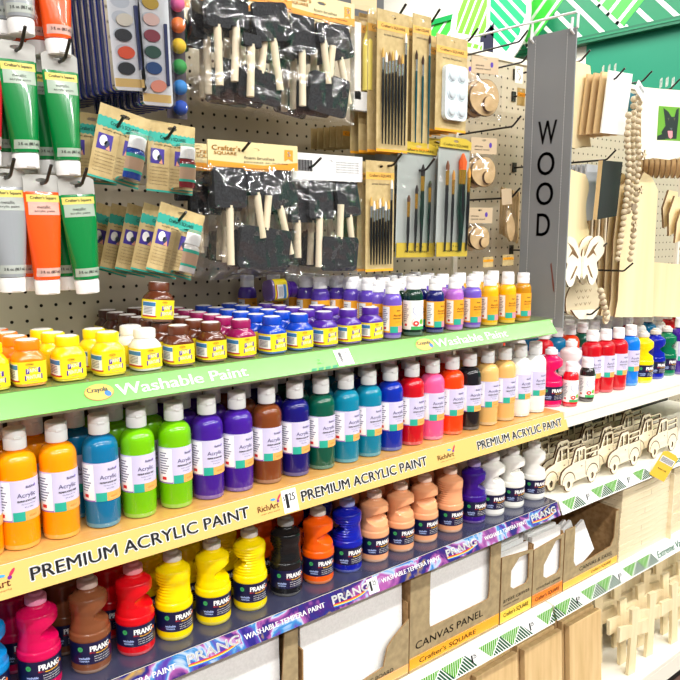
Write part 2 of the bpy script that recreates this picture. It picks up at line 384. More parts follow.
def gfill(P, mp, mp2, L):
    z = Z1-.015
    for a, b, c, d in ((82, 112, 113, 243), (413, 431, 431, 503)):
        x0, x1, x2, x3 = (xs(q, z, .99) for q in (a, b, c, d))
        mb = P('emblem'); mb.poly(ell((x0+x1)/2, L*.52, (x1-x0)/2, L*.36), mat((150, 120, 40), .3), mp); mb.poly(ell((x0+x1)/2, L*.53, (x1-x0)/2-.0012, L*.33), mat((224, 184, 70), .3), mp2); mp3 = lambda a, b: mp2(a, b)+Vector((0, -.0003, .0003)); mb.text('Crayola', x0+.005, L*.47, x1-x0-.014, L*.26, mat((30, 60, 50), .4), mp3, .04); mb.poly(ell(x1-.010, L*.42, .005, L*.12, 12, -.6), mat((40, 120, 190), .4), mp3)
        mb = P('lettering'); mb.text('Washable Paint', x2+.002, L*.26, x3-x2, L*.48, WHITE, mp2, .035)
    x = xs(333, z, .99); price(P, mp2, mp2, x, L, .035)
    mb = P('scribble'); mb.text('2', xs(313, z, .99), L*.35, .012, L*.25, mat((120, 180, 100), .5), mp2)
    mb = P('green_dashes')
    for q in (305, 312, 319, 326):
        x = xs(q, z, .99); mb.face([mp(x, 0), mp(x+.011, 0), mp(x+.014, L*.14), mp(x+.003, L*.14)], mat((10, 140, 90), .4))
strip('pale green price strip along the top paint shelf', XL, xs(551, Z1-.015, .99), .993, Z1+.0, .972, Z1-.029, GSTRIP, gfill)
def richart(P, mp, mp2, x0, x1, L):
    w = x1-x0; mb = P('emblem')
    mb.text('RichArt', x0, L*.36, w*.8, L*.22, mat((120, 60, 20), .5), mp2, .02); mb.text('color your world', x0+w*.1, L*.22, w*.7, L*.07, mat((160, 90, 40), .5), mp2)
    mb.poly(ell(x0+w*.62, L*.70, w*.10, L*.045, 12, -.1), mat((70, 160, 230), .4), mp); mb.poly(ell(x0+w*.86, L*.74, w*.035, L*.14, 12, -.7), mat((225, 40, 80), .4), mp); mb.poly(ell(x0+w*.80, L*.60, w*.05, L*.06, 12, .4), mat((120, 30, 140), .4), mp)
def yfill(P, mp, mp2, L):
    z = Z2-.02
    for a, b in ((31, 249), (302, 427), (478, 562)):
        x0, x1 = xs(a, z), xs(b, z)
        mb = P('lettering'); mb.text('PREMIUM ACRYLIC PAINT', x0, L*.31, x1-x0, L*.40, WHITE, mp, .11); mb.text('PREMIUM ACRYLIC PAINT', x0, L*.31, x1-x0, L*.40, INK, mp2, .022)
    richart(P, mp, mp2, xs(-30, z), xs(20, z), L); richart(P, mp, mp2, xs(258, z), xs(284, z), L); richart(P, mp, mp2, xs(438, z), xs(458, z), L)
    price(P, mp, mp2, xs(283, z), L, .03)
strip('pale yellow strip lettered premium acrylic paint', XL, xs(567, Z2-.02), .978, Z2-.002, .965, Z2-.043, YSTRIP, yfill)
def splash():
    m = bpy.data.materials.new('paint_splash_print'); m.use_nodes = True; nt = m.node_tree; b = nt.nodes['Principled BSDF']
    tc = nt.nodes.new('ShaderNodeTexCoord'); n = nt.nodes.new('ShaderNodeTexNoise'); n.inputs['Scale'].default_value = 11; n.inputs['Detail'].default_value = 5; n.inputs['Distortion'].default_value = 1.2
    r = nt.nodes.new('ShaderNodeValToRGB'); nt.links.new(tc.outputs['Object'], n.inputs['Vector']); nt.links.new(n.outputs['Fac'], r.inputs[0])
    cs = [(.28, (24, 22, 90)), (.37, (44, 36, 130)), (.43, (90, 60, 160)), (.47, (50, 130, 190)), (.50, (180, 196, 222)), (.53, (170, 90, 160)), (.575, (60, 30, 110)), (.63, (30, 40, 120)), (.70, (200, 160, 60))]
    e = r.color_ramp.elements
    while len(e) < len(cs): e.new(.5)
    for i, (p, c) in enumerate(cs): e[i].position = p; e[i].color = (lin(c[0]), lin(c[1]), lin(c[2]), 1)
    nt.links.new(r.outputs[0], b.inputs['Base Color']); b.inputs['Roughness'].default_value = .15; b.inputs['Coat Weight'].default_value = .5
    return m
SPL = splash()
def pfill(P, mp, mp2, L):
    z = Z3-.015
    R, Yl, Bl = mat((225, 40, 50), .3), mat((250, 200, 50), .3), mat((40, 120, 200), .3)
    for a, b in ((188, 240), (333, 369), (447, 477), (532, 556)):
        x0, x1 = xs(a, z), xs(b, z); w = x1-x0
        mb = P('lettering'); mb.text('PRANG', x0, L*.36, w, L*.42, WHITE, mp2, .05)
        for k, mm in enumerate((R, Yl, Bl)):
            mb.poly([(x0+w*t, L*(.30-.06*k)+L*.22*(t-.5)**2*4*(1 if t > .5 else .3)) for t in [i/12 for i in range(13)]]+[(x0+w*t, L*(.24-.06*k)+L*.22*(t-.5)**2*4*(1 if t > .5 else .3)) for t in [i/12 for i in range(12, -1, -1)]], mm, mp)
    for a, b in ((60, 176), (245, 325), (382, 440), (485, 526)):
        x0, x1 = xs(a, z), xs(b, z); mb = P('lettering'); mb.text('WASHABLE TEMPERA PAINT', x0, L*.40, x1-x0, L*.26, WHITE, mp2, .035)
    price(P, mp, mp2, xs(368, z), L, .026)
strip('colourful paint splash strip lettered tempera paint', XL, BX-.002, .978, Z3-.001, .965, Z3-.031, SPL, pfill)
LG, DG = mat((86, 160, 30), .6), mat((0, 74, 42), .6)
def railfill(words, chevs, prices, z):
    def f(P, mp, mp2, L):
        for px0, n in chevs:
            x = xs(px0, z)
            w = L*1.8; mb = P('striped_pattern')
            for k in range(n):
                stripes(mb, [(x, L*.9), (x+w*.5, L*.08), (x+w, L*.9)], (.22, 1), L*.17, L*.125, LG, mp); stripes(mb, [(x+w*.56, L*.08), (x+w*1.56, L*.08), (x+w*1.06, L*.9)], (-.9, 1), L*.17, L*.11, DG, mp)
                x += w*1.06
        for p in prices: 
            x = xs(p, z); mb = P('price_mark'); mb.text('1', x, L*.3, L*.1, L*.42, INK, mp2, .03); mb.text('25', x+L*.16, L*.5, L*.25, L*.22, INK, mp2, .03)
        for s, p in words: P('lettering').text(s, xs(p, z), L*.28, None, L*.5, mat((0, 110, 75), .4), mp2, .03)
    return f
strip('green and white price rail under the boxed canvases', XL, BX-.004, .978, Z4-.002, .965, Z4-.040, WHITE, railfill([], [(345, 2), (417, 2), (480, 2), (538, 1)], [402, 472, 530], Z4-.02), 'price_rail')
strip('green and white price rail below the pale planks', BX+.006, BX+1.2, .978, Z4-.002, .965, Z4-.040, WHITE, railfill([('Extreme Value', 658)], [(556, 1), (582, 2), (624, 2)], [577, 619], Z4-.02), 'price_rail')
strip('green and white price rail under the wooden pickups', BX+.006, BX+1.2, .978, Z3-.001, .965, Z3-.033, WHITE, railfill([('Extreme', 674)], [(563, 1), (592, 2), (634, 1)], [587, 628], Z3-.02), 'price_rail')

# ------------------------------------------------------------------ aisle sign
zt, zb = CZ+.424, CZ-.239
t = thing('aisle_sign', 'tall grey hanging aisle sign reading WOOD downwards', 'sign', (1.48, 1.11, zb))
SG = noisy('grey_sign_board', (134, 136, 138), (142, 144, 146), 4, .45, coat=.15)
mb = MB(); mb.box(-.002, .002, -.128, 0, 0, zt-zb, SG); mb.build('board', t)
mps = lambda u, z: (-.0027, -u, z)
for ch, pt in (('W', 131), ('O', 162), ('O', 192), ('D', 223)):
    z = atX(545, pt, 1.48).z-zb; hh = .052; mb = MB()
    mb.text(ch, .064, z-hh/2-.004, {'W': .05, 'O': .046, 'D': .036}[ch], hh, INK, mps, .012, center=True)
    mb.build('letter', t)
mb = MB()
for u in (.022, .106):
    z = .02
    while z < zt-zb-.01: mb.face([mps(u, z), mps(u+.001, z), mps(u+.001, z+.0035), mps(u, z+.0035)], WHITE); z += .0065
mb.build('stitching', t)
mb = MB(); mb.poly([(.088, .245-.1), (.091, .25-.1), (.096, .225-.1), (.101, .2-.1), (.103, .18-.1), (.099, .185-.1), (.096, .2-.1), (.092, .225-.1)], mat((120, 70, 60), .7), mps)
mb.build('scuff', t)
zz = CZ+.457
t = thing('sign_arm', 'white wire arm carrying the grey aisle sign', 'bracket', (1.48, 1.33, zz))
mb = MB(); mb.tube([(0, 0, 0), (0, -.12, 0), (0, -.346, -.001), (0, -.349, -.006), (0, -.349, -.035)], .0028, CAPW)
mb.tube([(0, -.23, -.001), (0, -.23, -.035), (-.004, -.232, -.042)], .0026, CAPW); mb.build('wire', t)
for yy in (-.232, -.338):
    mb = MB(); mb.tube([(-.004, yy, -.012), (-.006, yy, -.04), (0, yy-.004, -.048), (.005, yy-.004, -.038)], .003, CAPW); mb.build('clip', t)
# ------------------------------------------------------------------ paint bottles and jars
LAV = mat((214, 208, 236), .35); LTXT = mat((70, 66, 110), .5); NAVYL = mat((16, 20, 62), .3, coat=.3)
LBLUE = mat((60, 150, 200), .4); PINKL = mat((230, 150, 160), .4); REDL = mat((205, 30, 40), .4); GREENL = mat((70, 180, 100), .4)
def paintm(c): return mat(c, .16, coat=.45, spec=.25)
def foot(c): return mat(tuple(int(.6*v+.4*w) for v, w in zip(c, (196, 196, 190))), .08, coat=.8)
def quadwrap(mb, r, t0, t1, z0, z1, m, n=10, rf=None):
    mb.lathe([(r, z0, m), (r, z1, m)], n=n, th0=t0, th1=t1, rf=rf)
def wrapmap(r, zc=0, th=0, rf=None):
    def f(x, y):
        t = th+x/r; rr = rf(r, t, y) if rf else r
        return (rr*sin(t), -rr*cos(t), zc+y)
    return f
def barcode(mb, r, t0, t1, z0, z1, rf=None, n=9):
    quadwrap(mb, r, t0, t1, z0, z1, WHITE, 6, rf)
    for k in range(n):
        z = z0+(z1-z0)*(.25+.68*k/n); w = .55+.3*((k*37) % 7)/7
        quadwrap(mb, r+.00015, t0+.12*(t1-t0), t0+(t1-t0)*w, z, z+(z1-z0)*.03, mat((110, 110, 130), .5), 4, rf)
    quadwrap(mb, r+.00015, t0+.3*(t1-t0), t0+.6*(t1-t0), z0+(z1-z0)*.07, z0+(z1-z0)*.16, REDL, 3, rf)
# tall acrylic bottle, 166 mm
AR = .0255
def ab_body(c):
    def f():
        mb = MB(); p = paintm(c); q = foot(c)
        pr = [(0, .0004, q), (.021, .0004, q), (.0243, .0018, q), (AR-.0002, .0055, q), (AR-.0003, .0082, p), (AR, .009, p), (AR, .115, p)]
        for k in range(1, 9): a = k/8*pi/2; pr.append((.0118+(AR-.0118)*cos(a), .115+.0195*sin(a), p))
        pr += [(.0118, .140, p), (0, .140, p)]
        mb.lathe(pr, 32); return mb
    return f
def ab_cap():
    mb = MB(); m = CAPW
    mb.lathe([(0, .1375, m), (.0138, .1375, m), (.0150, .1383, m), (.0150, .1530, m), (.0146, .1536, m), (.0149, .1542, m), (.0147, .1645, m), (.0136, .1658, m), (0, .166, m)], 28)
    mb.box(-.0045, .0045, -.0165, -.0140, .1536, .156, m); return mb
def ab_label():
    mb = MB(); r = AR+.0004; z0, z1 = .042, .099
    quadwrap(mb, r, -2.6, 2.6, z0, z1, LAV, 40)
    r2 = r+.0002; quadwrap(mb, r2, -.55, 1.6, z0, z0+.013, TEAL, 16); quadwrap(mb, r2+.0001, .05, 1.6, z0, z0+.013, mat((248, 176, 92), .4), 12)
    quadwrap(mb, r2, -2.6, -.60, z0, z0+.003, mat((150, 110, 190), .4), 12)
    barcode(mb, r2+.0002, -1.55, -.62, z0+.002, z1-.002)
    w = wrapmap(r2+.0003)
    mb.text('RichArt', .004, .087, .012, .0035, LTXT, w, .03); mb.text('Acrylic', -.008, .073, .026, .008, LTXT, w)
    mb.text('PREMIUM ACRYLIC PAINT', -.008, .0685, .027, .0026, INK, w, .04)
    mb.text('Multi-Purpose, Non Toxic', -.003, .0640, .020, .002, LTXT, w); mb.text('8 fl oz 236ml', .001, .0600, .012, .0018, LTXT, w)
    mb.poly(ell(.0175, .089, .0012, .0022, 8, -.5), mat((120, 90, 190), .4), w)
    mb.poly(ell(.013, .0478, .009, .0035, 16), mat((250, 190, 120), .4), w); mb.text('ACRYLIC', .007, .0468, .012, .002, mat((190, 90, 30), .4), w)
    return mb
def face_yaw(x, y, k=.6): return -k*(math.atan2(x, y)-radians(15))
def acrylic(px, c, label, row=0, X=None, zs=Z2, y=None, group=None, twist=0):
    y = y or 1.026+.056*row
    x = X if X is not None else px_x(px, y, zs+.08)
    t = thing('acrylic_paint_bottle', label, 'paint bottle', (x, y, zs), (0, 0, twist+face_yaw(x, y)+random.uniform(-.1, .1)), group)
    part('bottle', ('ab', c), ab_body(c), t); part('cap', 'abcap', ab_cap, t); part('label', 'ablab', ab_label, t)
    return x
OR, TB, LM, PU, BR, NV, DGR, TE, BL, RD, PK, RO, BK, TN, WH = (255, 158, 4), (8, 112, 160), (118, 196, 8), (66, 26, 148), (124, 62, 28), (20, 16, 112), (4, 84, 64), (8, 128, 160), (8, 42, 165), (200, 10, 28), (245, 92, 150), (255, 66, 10), (22, 22, 28), (232, 186, 112), (246, 246, 244)
ROW2 = [(18, OR, 'first orange bottle at the left edge'), (59, OR, 'second orange bottle from the left edge'), (101, TB, 'deep turquoise bottle beside the orange ones'), (138, LM, 'left of the two lime green bottles'), (175, LM, 'right of the two lime green bottles'),
 (207.6, PU, 'left of the two violet bottles'), (237.5, PU, 'right of the two violet bottles'), (267, BR, 'only brown bottle'), (295, NV, 'navy bottle beside the brown one'), (321, DGR, 'dark green bottle'),
 (345.7, TE, 'left of the two teal bottles'), (368.4, TE, 'right of the two teal bottles'), (390, BL, 'royal blue bottle beside the teal pair'), (411.5, RD, 'red bottle left of the pink one'), (431.8, PK, 'only bright pink bottle'),
 (451.5, RO, 'red orange bottle beside the pink one'), (469, BK, 'only black bottle'), (486.7, TN, 'left of the two sand yellow bottles'), (504, TN, 'right of the two sand yellow bottles'), (519.5, WH, 'left of the two white bottles'), (534.5, WH, 'right of the two white bottles')]
for p, c, s in ROW2:
    X = acrylic(p, c, s+', tall acrylic paint, front row')
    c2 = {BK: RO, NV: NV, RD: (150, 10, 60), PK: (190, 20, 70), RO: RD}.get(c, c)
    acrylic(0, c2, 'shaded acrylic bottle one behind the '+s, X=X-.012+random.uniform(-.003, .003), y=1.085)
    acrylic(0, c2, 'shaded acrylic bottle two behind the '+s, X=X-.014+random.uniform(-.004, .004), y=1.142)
acrylic(-20, OR, 'orange acrylic bottle cut off by the left edge of the photo')
# tempera bottle
PR_, PH = .0315, .165
def tr(z):
    k = [(0, .0285), (.003, .0308), (.008, .0315), (.057, .0315), (.061, .0328), (.070, .0322), (.074, .0302), (.092, .0292), (.103, .0292), (.116, .0304), (.127, .0304), (.131, .0292), (.137, .0225), (.141, .0160), (.144, .0145), (.150, .0145)]
    for (a, ra), (b, rb) in zip(k, k[1:]):
        if a <= z <= b: u = (z-a)/(b-a); u = u*u*(3-2*u); return ra+(rb-ra)*u
    return k[-1][1]
def tp_body(c):
    def f():
        p = mat(c, .18, coat=.4, spec=.25); q = foot(c)
        def rf(r, t, z):
            if .074 < z < .134:
                e = math.sin((z-.074)/.06*pi)**.5
                d = (t-1.25+pi) % (2*pi)-pi; q2 = 1-(d/1.45)**2; hw = .0165*max(q2, 0)
                if hw > .002 and abs(z-.100) < hw: r -= .0165*q2**.6*(1-((z-.100)/hw)**2)**.8
                d2 = (t-4.0+pi) % (2*pi)-pi; r -= .0022*math.exp(-((z-.100)/.013)**2)*math.exp(-(d2/.8)**2)
                d = (t-2.6+pi) % (2*pi)-pi
                r += .0009*e*math.sin(z*2*pi/.0058)*math.exp(-(d/.75)**4)
            if z > .078: r *= 1-.04*(cos(t)**2)*min(1, (z-.078)/.01)*(1 if z < .132 else max(0, 1-(z-.132)/.01))
            return r
        mb = MB(); zs = [.0, .002, .004, .0065]+[.0066+.00137*i for i in range(1, 105)]
        pr = [(0, .0002, q)]+[(tr(z), z, q if z < .0066 else p) for z in zs if z <= .150]+[(0, .150, p)]
        mb.lathe(pr, 44, rf=rf); return mb
    return f
def tp_cap(c):
    def f():
        mb = MB(); m = mat(c, .35)
        pr = [(0, .1465, m), (.0150, .1465, m), (.0160, .1472, m), (.0160, .1575, m), (.0152, .1590, m), (.0105, .1610, m), (.0100, .1645, m), (.0088, .1655, m), (0, .1655, m)]
        mb.lathe(pr, 28); return mb
    return f
def tp_label():
    mb = MB(); r = PR_+.0004; z0, z1 = .0195, .0590
    quadwrap(mb, r, -2.7, 2.7, z0, z1, NAVYL, 40); r2 = r+.0002; wa = wrapmap(r2+.0002); wb = wrapmap(r2+.0004); w = lambda x, y: wa(x, y*.89+.0095); w2 = lambda x, y: wb(x, y*.89+.0095)
    mb.text('PRANG', -.011, .037, .033, .0115, WHITE, w2, .045)
    mb.poly([(-.012+.034*i/10, .0355+.004*((i/10-.35)**2)) for i in range(11)]+[(-.012+.034*i/10, .033+.004*((i/10-.35)**2)) for i in range(10, -1, -1)], REDL, w)
    mb.poly([(-.002+.022*i/10, .0338+.003*((i/10-.3)**2)) for i in range(11)]+[(-.002+.022*i/10, .0318+.004*((i/10-.3)**2)) for i in range(10, -1, -1)], mat((250, 200, 40), .4), w2)
    mb.poly(ell(-.0265, .0425, .0042, .0050, 14), GREENL, w); mb.text('AP', -.0287, .0405, .0045, .004, mat((30, 110, 60), .4), w2)
    for k in range(3):
        mb.text(['paint that is washable', 'non toxic, smooth flow', 'fl oz 236 mL tempera'][k], -.005, .025-.0048*k, .029, .0026, WHITE, w, .02)
    mb.text('washable', -.030, .022, .018, .0048, mat((180, 200, 250), .4), w, .04); mb.text('TEMPERA', -.029, .0165, .016, .0034, mat((180, 200, 250), .4), w, .04)
    mb.poly(ell(.026, .040, .0025, .0035, 10), mat((250, 120, 30), .4), w); return mb
def tempera(px, c, label, ang=0, row=0, X=None, zs=Z3, y=None, cap=None, group=None):
    y = y or 1.036+.068*row
    x = X if X is not None else px_x(px, y, zs+.05)
    t = thing('tempera_paint_bottle', label, 'paint bottle', (x, y, zs), (0, 0, face_yaw(x, y, .5)+random.uniform(-.08, .08)), group); t.scale = (.93, .93, .865)
    cap = cap or tuple(int(.55*255+.45*v) for v in c)
    part('bottle', ('tb', c), tp_body(c), t, rot=(0, 0, ang)); part('cap', ('tbcap', cap), tp_cap(cap), t); part('label', 'tblab', tp_label, t)
    return x
MG, TBR, TRD, TYL, TBK, TOR, TBL, PEA, TPU, TWH, TGR, CY = (208, 8, 80), (124, 72, 44), (214, 8, 22), (248, 216, 0), (20, 20, 22), (246, 92, 8), (10, 26, 160), (236, 164, 118), (52, 14, 130), (240, 238, 230), (0, 110, 70), (10, 130, 200)
CW = (214, 206, 196)
ROW3 = [(-14, CY, 0, 'light blue bottle cut by the left edge'), (39, MG, 0, 'magenta bottle'), (90, TBR, .1, 'brown bottle'), (135, TRD, -.1, 'red bottle beside the brown one'), (174, TYL, 2.2, 'first yellow bottle from the left with ribbed side'), (213, TYL, -.1, 'middle of the three yellow bottles'), (250, TYL, 3.0, 'third yellow bottle, beside the black one'),
 (286, TBK, 2.3, 'black bottle'), (318, TOR, -.3, 'orange bottle'), (347, TBL, 2.9, 'dark blue bottle beside the orange one'), (374, PEA, -1.0, 'first peach bottle from the left'), (400, PEA, -.7, 'second peach bottle from the left'), (424, PEA, -1.1, 'third peach bottle from the left'), (449.5, PEA, 2.2, 'fourth peach bottle, beside the violet one'),
 (473, TPU, 0, 'violet bottle'), (492, TWH, -.3, 'leftmost white bottle'), (512, TWH, -.6, 'middle of the three white bottles'), (533, TWH, .2, 'rightmost of the three white bottles')]
for p, c, a, s in ROW3:
    cp = CW if c in (TYL, TOR) else None
    X = tempera(p, c, s+' of tempera paint, lower shelf front', a, cap=cp)
    c2 = TOR if c == TBK else PEA if c == TPU else c
    tempera(0, c2, 'shaded tempera bottle standing behind the '+s, a+.5, X=X-.014, y=1.108, cap=cp)
    tempera(0, c2, 'tempera bottle two rows behind the '+s, a-.4, X=X-.02, y=1.178, cap=cp)
# small paint jar, 63 mm
def jrf(r, t, z):
    k = (abs(cos(t))**3.4+abs(sin(t))**3.4)**(-1/3.4)
    w = 1 if z < .038 else max(0, 1-(z-.038)/.008)
    return r*(1+(min(k, 1.17)-1)*w)
def jr_body(c):
    def f():
        mb = MB(); p = mat(c, .2, coat=.4); q = foot(c)
        mb.lathe([(0, .0004, q), (.017, .0004, q), (.0203, .002, q), (.0212, .005, p), (.0214, .036, p), (.0205, .040, p), (.0180, .0445, p), (.0155, .0475, p), (.0150, .050, p), (0, .050, p)], 40, rf=jrf); return mb
    return f
def jr_lid(c):
    def f():
        mb = MB(); p = mat(c, .3, coat=.2)
        def rr(r, t, z): return r*(1+.012*cos(t*30)) if .0495 < z < .0605 else r
        mb.lathe([(0, .0485, p), (.0150, .0485, p), (.0163, .0495, p), (.0163, .0605, p), (.0156, .0618, p), (.0140, .0624, p)], 60, rf=rr)
        w = mat((244, 240, 236), .35); mb.lathe([(.0142, .0623, w), (.0130, .0628, w), (0, .0629, w)], 30); return mb  # white lid top: ceiling light reflection and dust film put into the colour
    return f
LYEL = mat((250, 226, 30), .4); PURL = mat((84, 40, 150), .4)
def jr_label():
    mb = MB(); r = .0217; z0, z1 = .0055, .0350
    rf = jrf
    quadwrap(mb, r, -2.9, 1.05, z0, z1, LYEL, 44, rf); w = lambda th: wrapmap(r+.0003, 0, th, rf)
    w0 = w(0); w1 = wrapmap(r+.0005, 0, 0, rf)
    quadwrap(mb, r+.0003, -1.95, -.78, z0+.004, z1-.003, WHITE, 10, rf); quadwrap(mb, r+.0005, -1.95, -.78, z1-.010, z1-.004, mat((60, 130, 190), .4), 10, rf)
    quadwrap(mb, r+.0005, -1.95, -.70, z0+.003, z0+.005, REDL, 10, rf)
    for k in range(5): quadwrap(mb, r+.0005, -1.8, -.95, z0+.008+.0022*k, z0+.009+.0022*k, mat((120, 120, 140), .5), 4, rf)
    mb.poly(ell(-.003, .0315, .0058, .0026, 16), mat((250, 190, 30), .4), w0); mb.text('Crayola', -.0068, .0306, .0075, .002, mat((40, 70, 50), .4), w1, .03)
    for s, x, z, ww, h in (('PAINT', -.0068, .0196, .0150, .0050), ('PEINTURE', -.0082, .0108, .0185, .0050)):
        mb.poly([(x-.0015, z-.0012), (x+ww+.0015, z+.0002), (x+ww+.0015, z+h+.0024), (x-.0015, z+h+.0010)], PURL, w0)
        vs, fs, asp = text_mesh(s); mb.raw([w1(x+u*ww, z+.0006+v*h+u*.0012) for u, v in vs], fs, WHITE)
    mb.text('Washable', -.005, .0265, .010, .0018, PURL, w1); mb.text('2 fl oz 59 mL', -.005, .0075, .011, .0016, PURL, w1); return mb
def jar(x, y, z, c, label, group=None, rot=(0, 0, 0)):
    t = thing('paint_jar', label, 'paint jar', (x, y, z), (rot[0], rot[1], rot[2]+random.uniform(-.1, .1)), group)
    part('jar_body', ('jb', c), jr_body(c), t); part('lid', ('jl', c), jr_lid(c), t); part('label', 'jrlab', jr_label, t)
JO, JY, JW, JBR, JMG, JBL, JPU = (255, 128, 0), (255, 222, 0), (238, 236, 228), (96, 44, 20), (150, 10, 84), (0, 66, 190), (78, 34, 150)
JARS = [(-10, JY, 4, 'yellow jar cut by the left edge'), (28, JO, 4, 'orange jar'), (68, JY, 3, 'left of the two yellow jars'), (108, JY, 2, 'yellow jar beside the white one'), (145, JW, 2, 'only white jar'), (178.5, JBR, 7, 'left of the two brown jars'), (211, JBR, 7, 'right of the two brown jars'), (241, JMG, 7, 'magenta jar'), (272, JBL, 6, 'left of the two blue jars'), (299, JBL, 6, 'right of the two blue jars'),
 (324, JPU, 5, 'first violet jar from the left'), (348, JPU, 3, 'middle violet jar'), (370, JPU, 1, 'third violet jar')]
ORD = ['', 'second', 'third', 'fourth', 'fifth', 'sixth', 'seventh']
for p, c, n, s in JARS:
    x = px_x(p, 1.030, Z1+.03)
    for k in range(n):
        cc = c
        if s.startswith('left of the two brown') and k > 2: cc = (70, 30, 20)
        xx = x-(.004 if k else 0)+random.uniform(-.002, .002)*(k > 0)
        jar(xx, 1.030+k*.0445, Z1, cc, (s+', small paint jar in the front row') if k == 0 else '%s jar in line behind the %s' % (ORD[k], s))
for k, p in enumerate((93, 105.5, 117)):
    pass
q = at(157, 315, 1.075); jar(q.x, 1.075, Z1+.0640, JBR, 'brown paint jar standing on top of the other jar lids', rot=(0, .10, .1))
q = at(281, 296, 1.20)
t = thing('paint_jar', 'violet paint jar lying tipped on its side behind the blue jars', 'paint jar', (q.x-.03, 1.205, Z1+.0632+.024), (radians(90), radians(10), radians(88)))
part('jar_body', ('jb', JPU), jr_body(JPU), t); part('lid', ('jl', JPU), jr_lid(JPU), t); part('label', 'jrlab', jr_label, t)
# craft acrylic bottle, 2 oz, 110 mm
def cb_body(c):
    def f():
        mb = MB(); p = mat(c, .2, coat=.4); q = foot(c)
        mb.lathe([(0, .0004, q), (.0155, .0004, q), (.0178, .002, q), (.0183, .007, q), (.0183, .0076, p), (.0185, .009, p), (.0185, .072, p), (.0176, .078, p), (.0150, .083, p), (.0118, .0855, p), (.0110, .088, p), (0, .088, p)], 30); return mb
    return f
def cb_cap():
    mb = MB(); m = CAPW; mb.lathe([(0, .0855, m), (.0128, .0855, m), (.0135, .0862, m), (.0135, .0975, m), (.0131, .0982, m), (.0134, .0988, m), (.0132, .1075, m), (.0124, .1085, m), (0, .1088, m)], 26); return mb
LOR = mat((248, 172, 40), .4)
def cb_label():
    mb = MB(); r = .0189; z0, z1 = .0125, .064
    quadwrap(mb, r, -2.7, 2.7, z0, z1, LOR, 34); quadwrap(mb, r+.0002, -.65, .2, z0, z0+.012, TEAL, 8); quadwrap(mb, r+.0002, .2, 1.3, z0, z0+.012, PINKL, 8)
    barcode(mb, r+.0003, -1.6, -.72, z0+.003, z1-.002); w = wrapmap(r+.0005)
    mb.text('RichArt', .001, .053, .010, .0028, INK, w, .03); mb.text('Acrylic', -.006, .042, .020, .0055, mat((120, 60, 10), .4), w, .02); mb.text('PREMIUM ACRYLIC PAINT', -.006, .0385, .020, .002, INK, w, .03)
    mb.text('2 fl oz 59 mL', -.002, .032, .012, .0016, INK, w); return mb
def cb_label2():
    mb = MB(); r = .0189; z0, z1 = .0125, .066
    quadwrap(mb, r, -2.7, 2.7, z0, z1, WHITE, 34); barcode(mb, r+.0003, -1.6, -.72, z0+.003, z1-.002); w = wrapmap(r+.0004); w2 = wrapmap(r+.0007)
    mb.poly(ell(.003, .048, .0125, .0105, 18), mat((50, 110, 200), .4), w); mb.text('Washable', -.006, .049, .018, .0048, WHITE, w2, .03); mb.text('Paint', -.002, .0425, .010, .005, WHITE, w2, .03)
    mb.poly(ell(.002, .0265, .013, .0085, 18), mat((240, 150, 40), .4), w); mb.poly(ell(-.003, .024, .006, .005, 12), mat((220, 50, 40), .4), w2); mb.poly(ell(.008, .027, .004, .005, 12), LM_, w2)
    quadwrap(mb, r+.0003, -.65, 1.3, z0, z0+.006, GREENL, 12); return mb
LM_ = mat((100, 190, 60), .4)
def craft(px, c, label, y=1.022, X=None, zs=Z1, lab=0, s=1, group=None):
    x = X if X is not None else px_x(px, y, zs+.05)
    t = thing('craft_paint_bottle', label, 'paint bottle', (x, y, zs), (0, 0, face_yaw(x, y, .55)+random.uniform(-.12, .12)), group); t.scale = (s, s, s)
    part('bottle', ('cb', c), cb_body(c), t); part('cap', 'cbcap', cb_cap, t); part('label', 'cblab%d' % lab, (cb_label, cb_label2)[lab], t)
    return x
VI, VP, GO, GB = (112, 84, 190), (176, 104, 200), (246, 184, 8), (196, 134, 10)
S1B = [(392, VI, 0, 'lavender blue bottle right of the jars'), (413, (6, 50, 34), 1, 'dark green bottle with white label'), (435, (18, 22, 100), 0, 'navy bottle'), (454.5, VP, 0, 'pinkish lilac bottle'), (472.4, VI, 0, 'lavender bottle beside the yellow ones'), (489.6, GO, 0, 'leftmost of the three golden yellow bottles'), (507.4, GO, 0, 'middle of the three golden yellow bottles'), (522.7, GB, 0, 'rightmost golden bottle by the grey sign')]
for p, c, l, s in S1B:
    X = craft(p, c, s+', small squeeze bottle in front row', lab=l, s=1.06 if l else 1)
    n = 5 if p < 480 else 3
    for k in range(1, n):
        craft(0, (VI if p < 480 and k > 1 else c), '%s in line behind the %s' % (ORD[k], s), y=1.022+k*.043, X=X)
XV = px_x(371, 1.085, Z1+.05)-.014
for dx, yy, w_ in ((0, 1.078, 'just behind the third violet jar'), (-.003, 1.122, 'second behind the third violet jar'), (-.006, 1.166, 'third behind the third violet jar'), (-.009, 1.210, 'fourth behind the third violet jar'), (-.012, 1.254, 'fifth behind the third violet jar'),
                   (-.050, 1.166, 'behind the middle violet jars'), (-.053, 1.210, 'second behind the middle violet jars'), (-.056, 1.254, 'at the pegboard behind the middle violet jars'), (-.097, 1.262, 'at the pegboard behind the first violet jars'), (-.142, 1.292, 'leftmost at the pegboard beside the tipped jar')):
    craft(0, (88, 60, 170), 'violet squeeze bottle '+w_, y=yy, X=XV+dx, s=1.04)

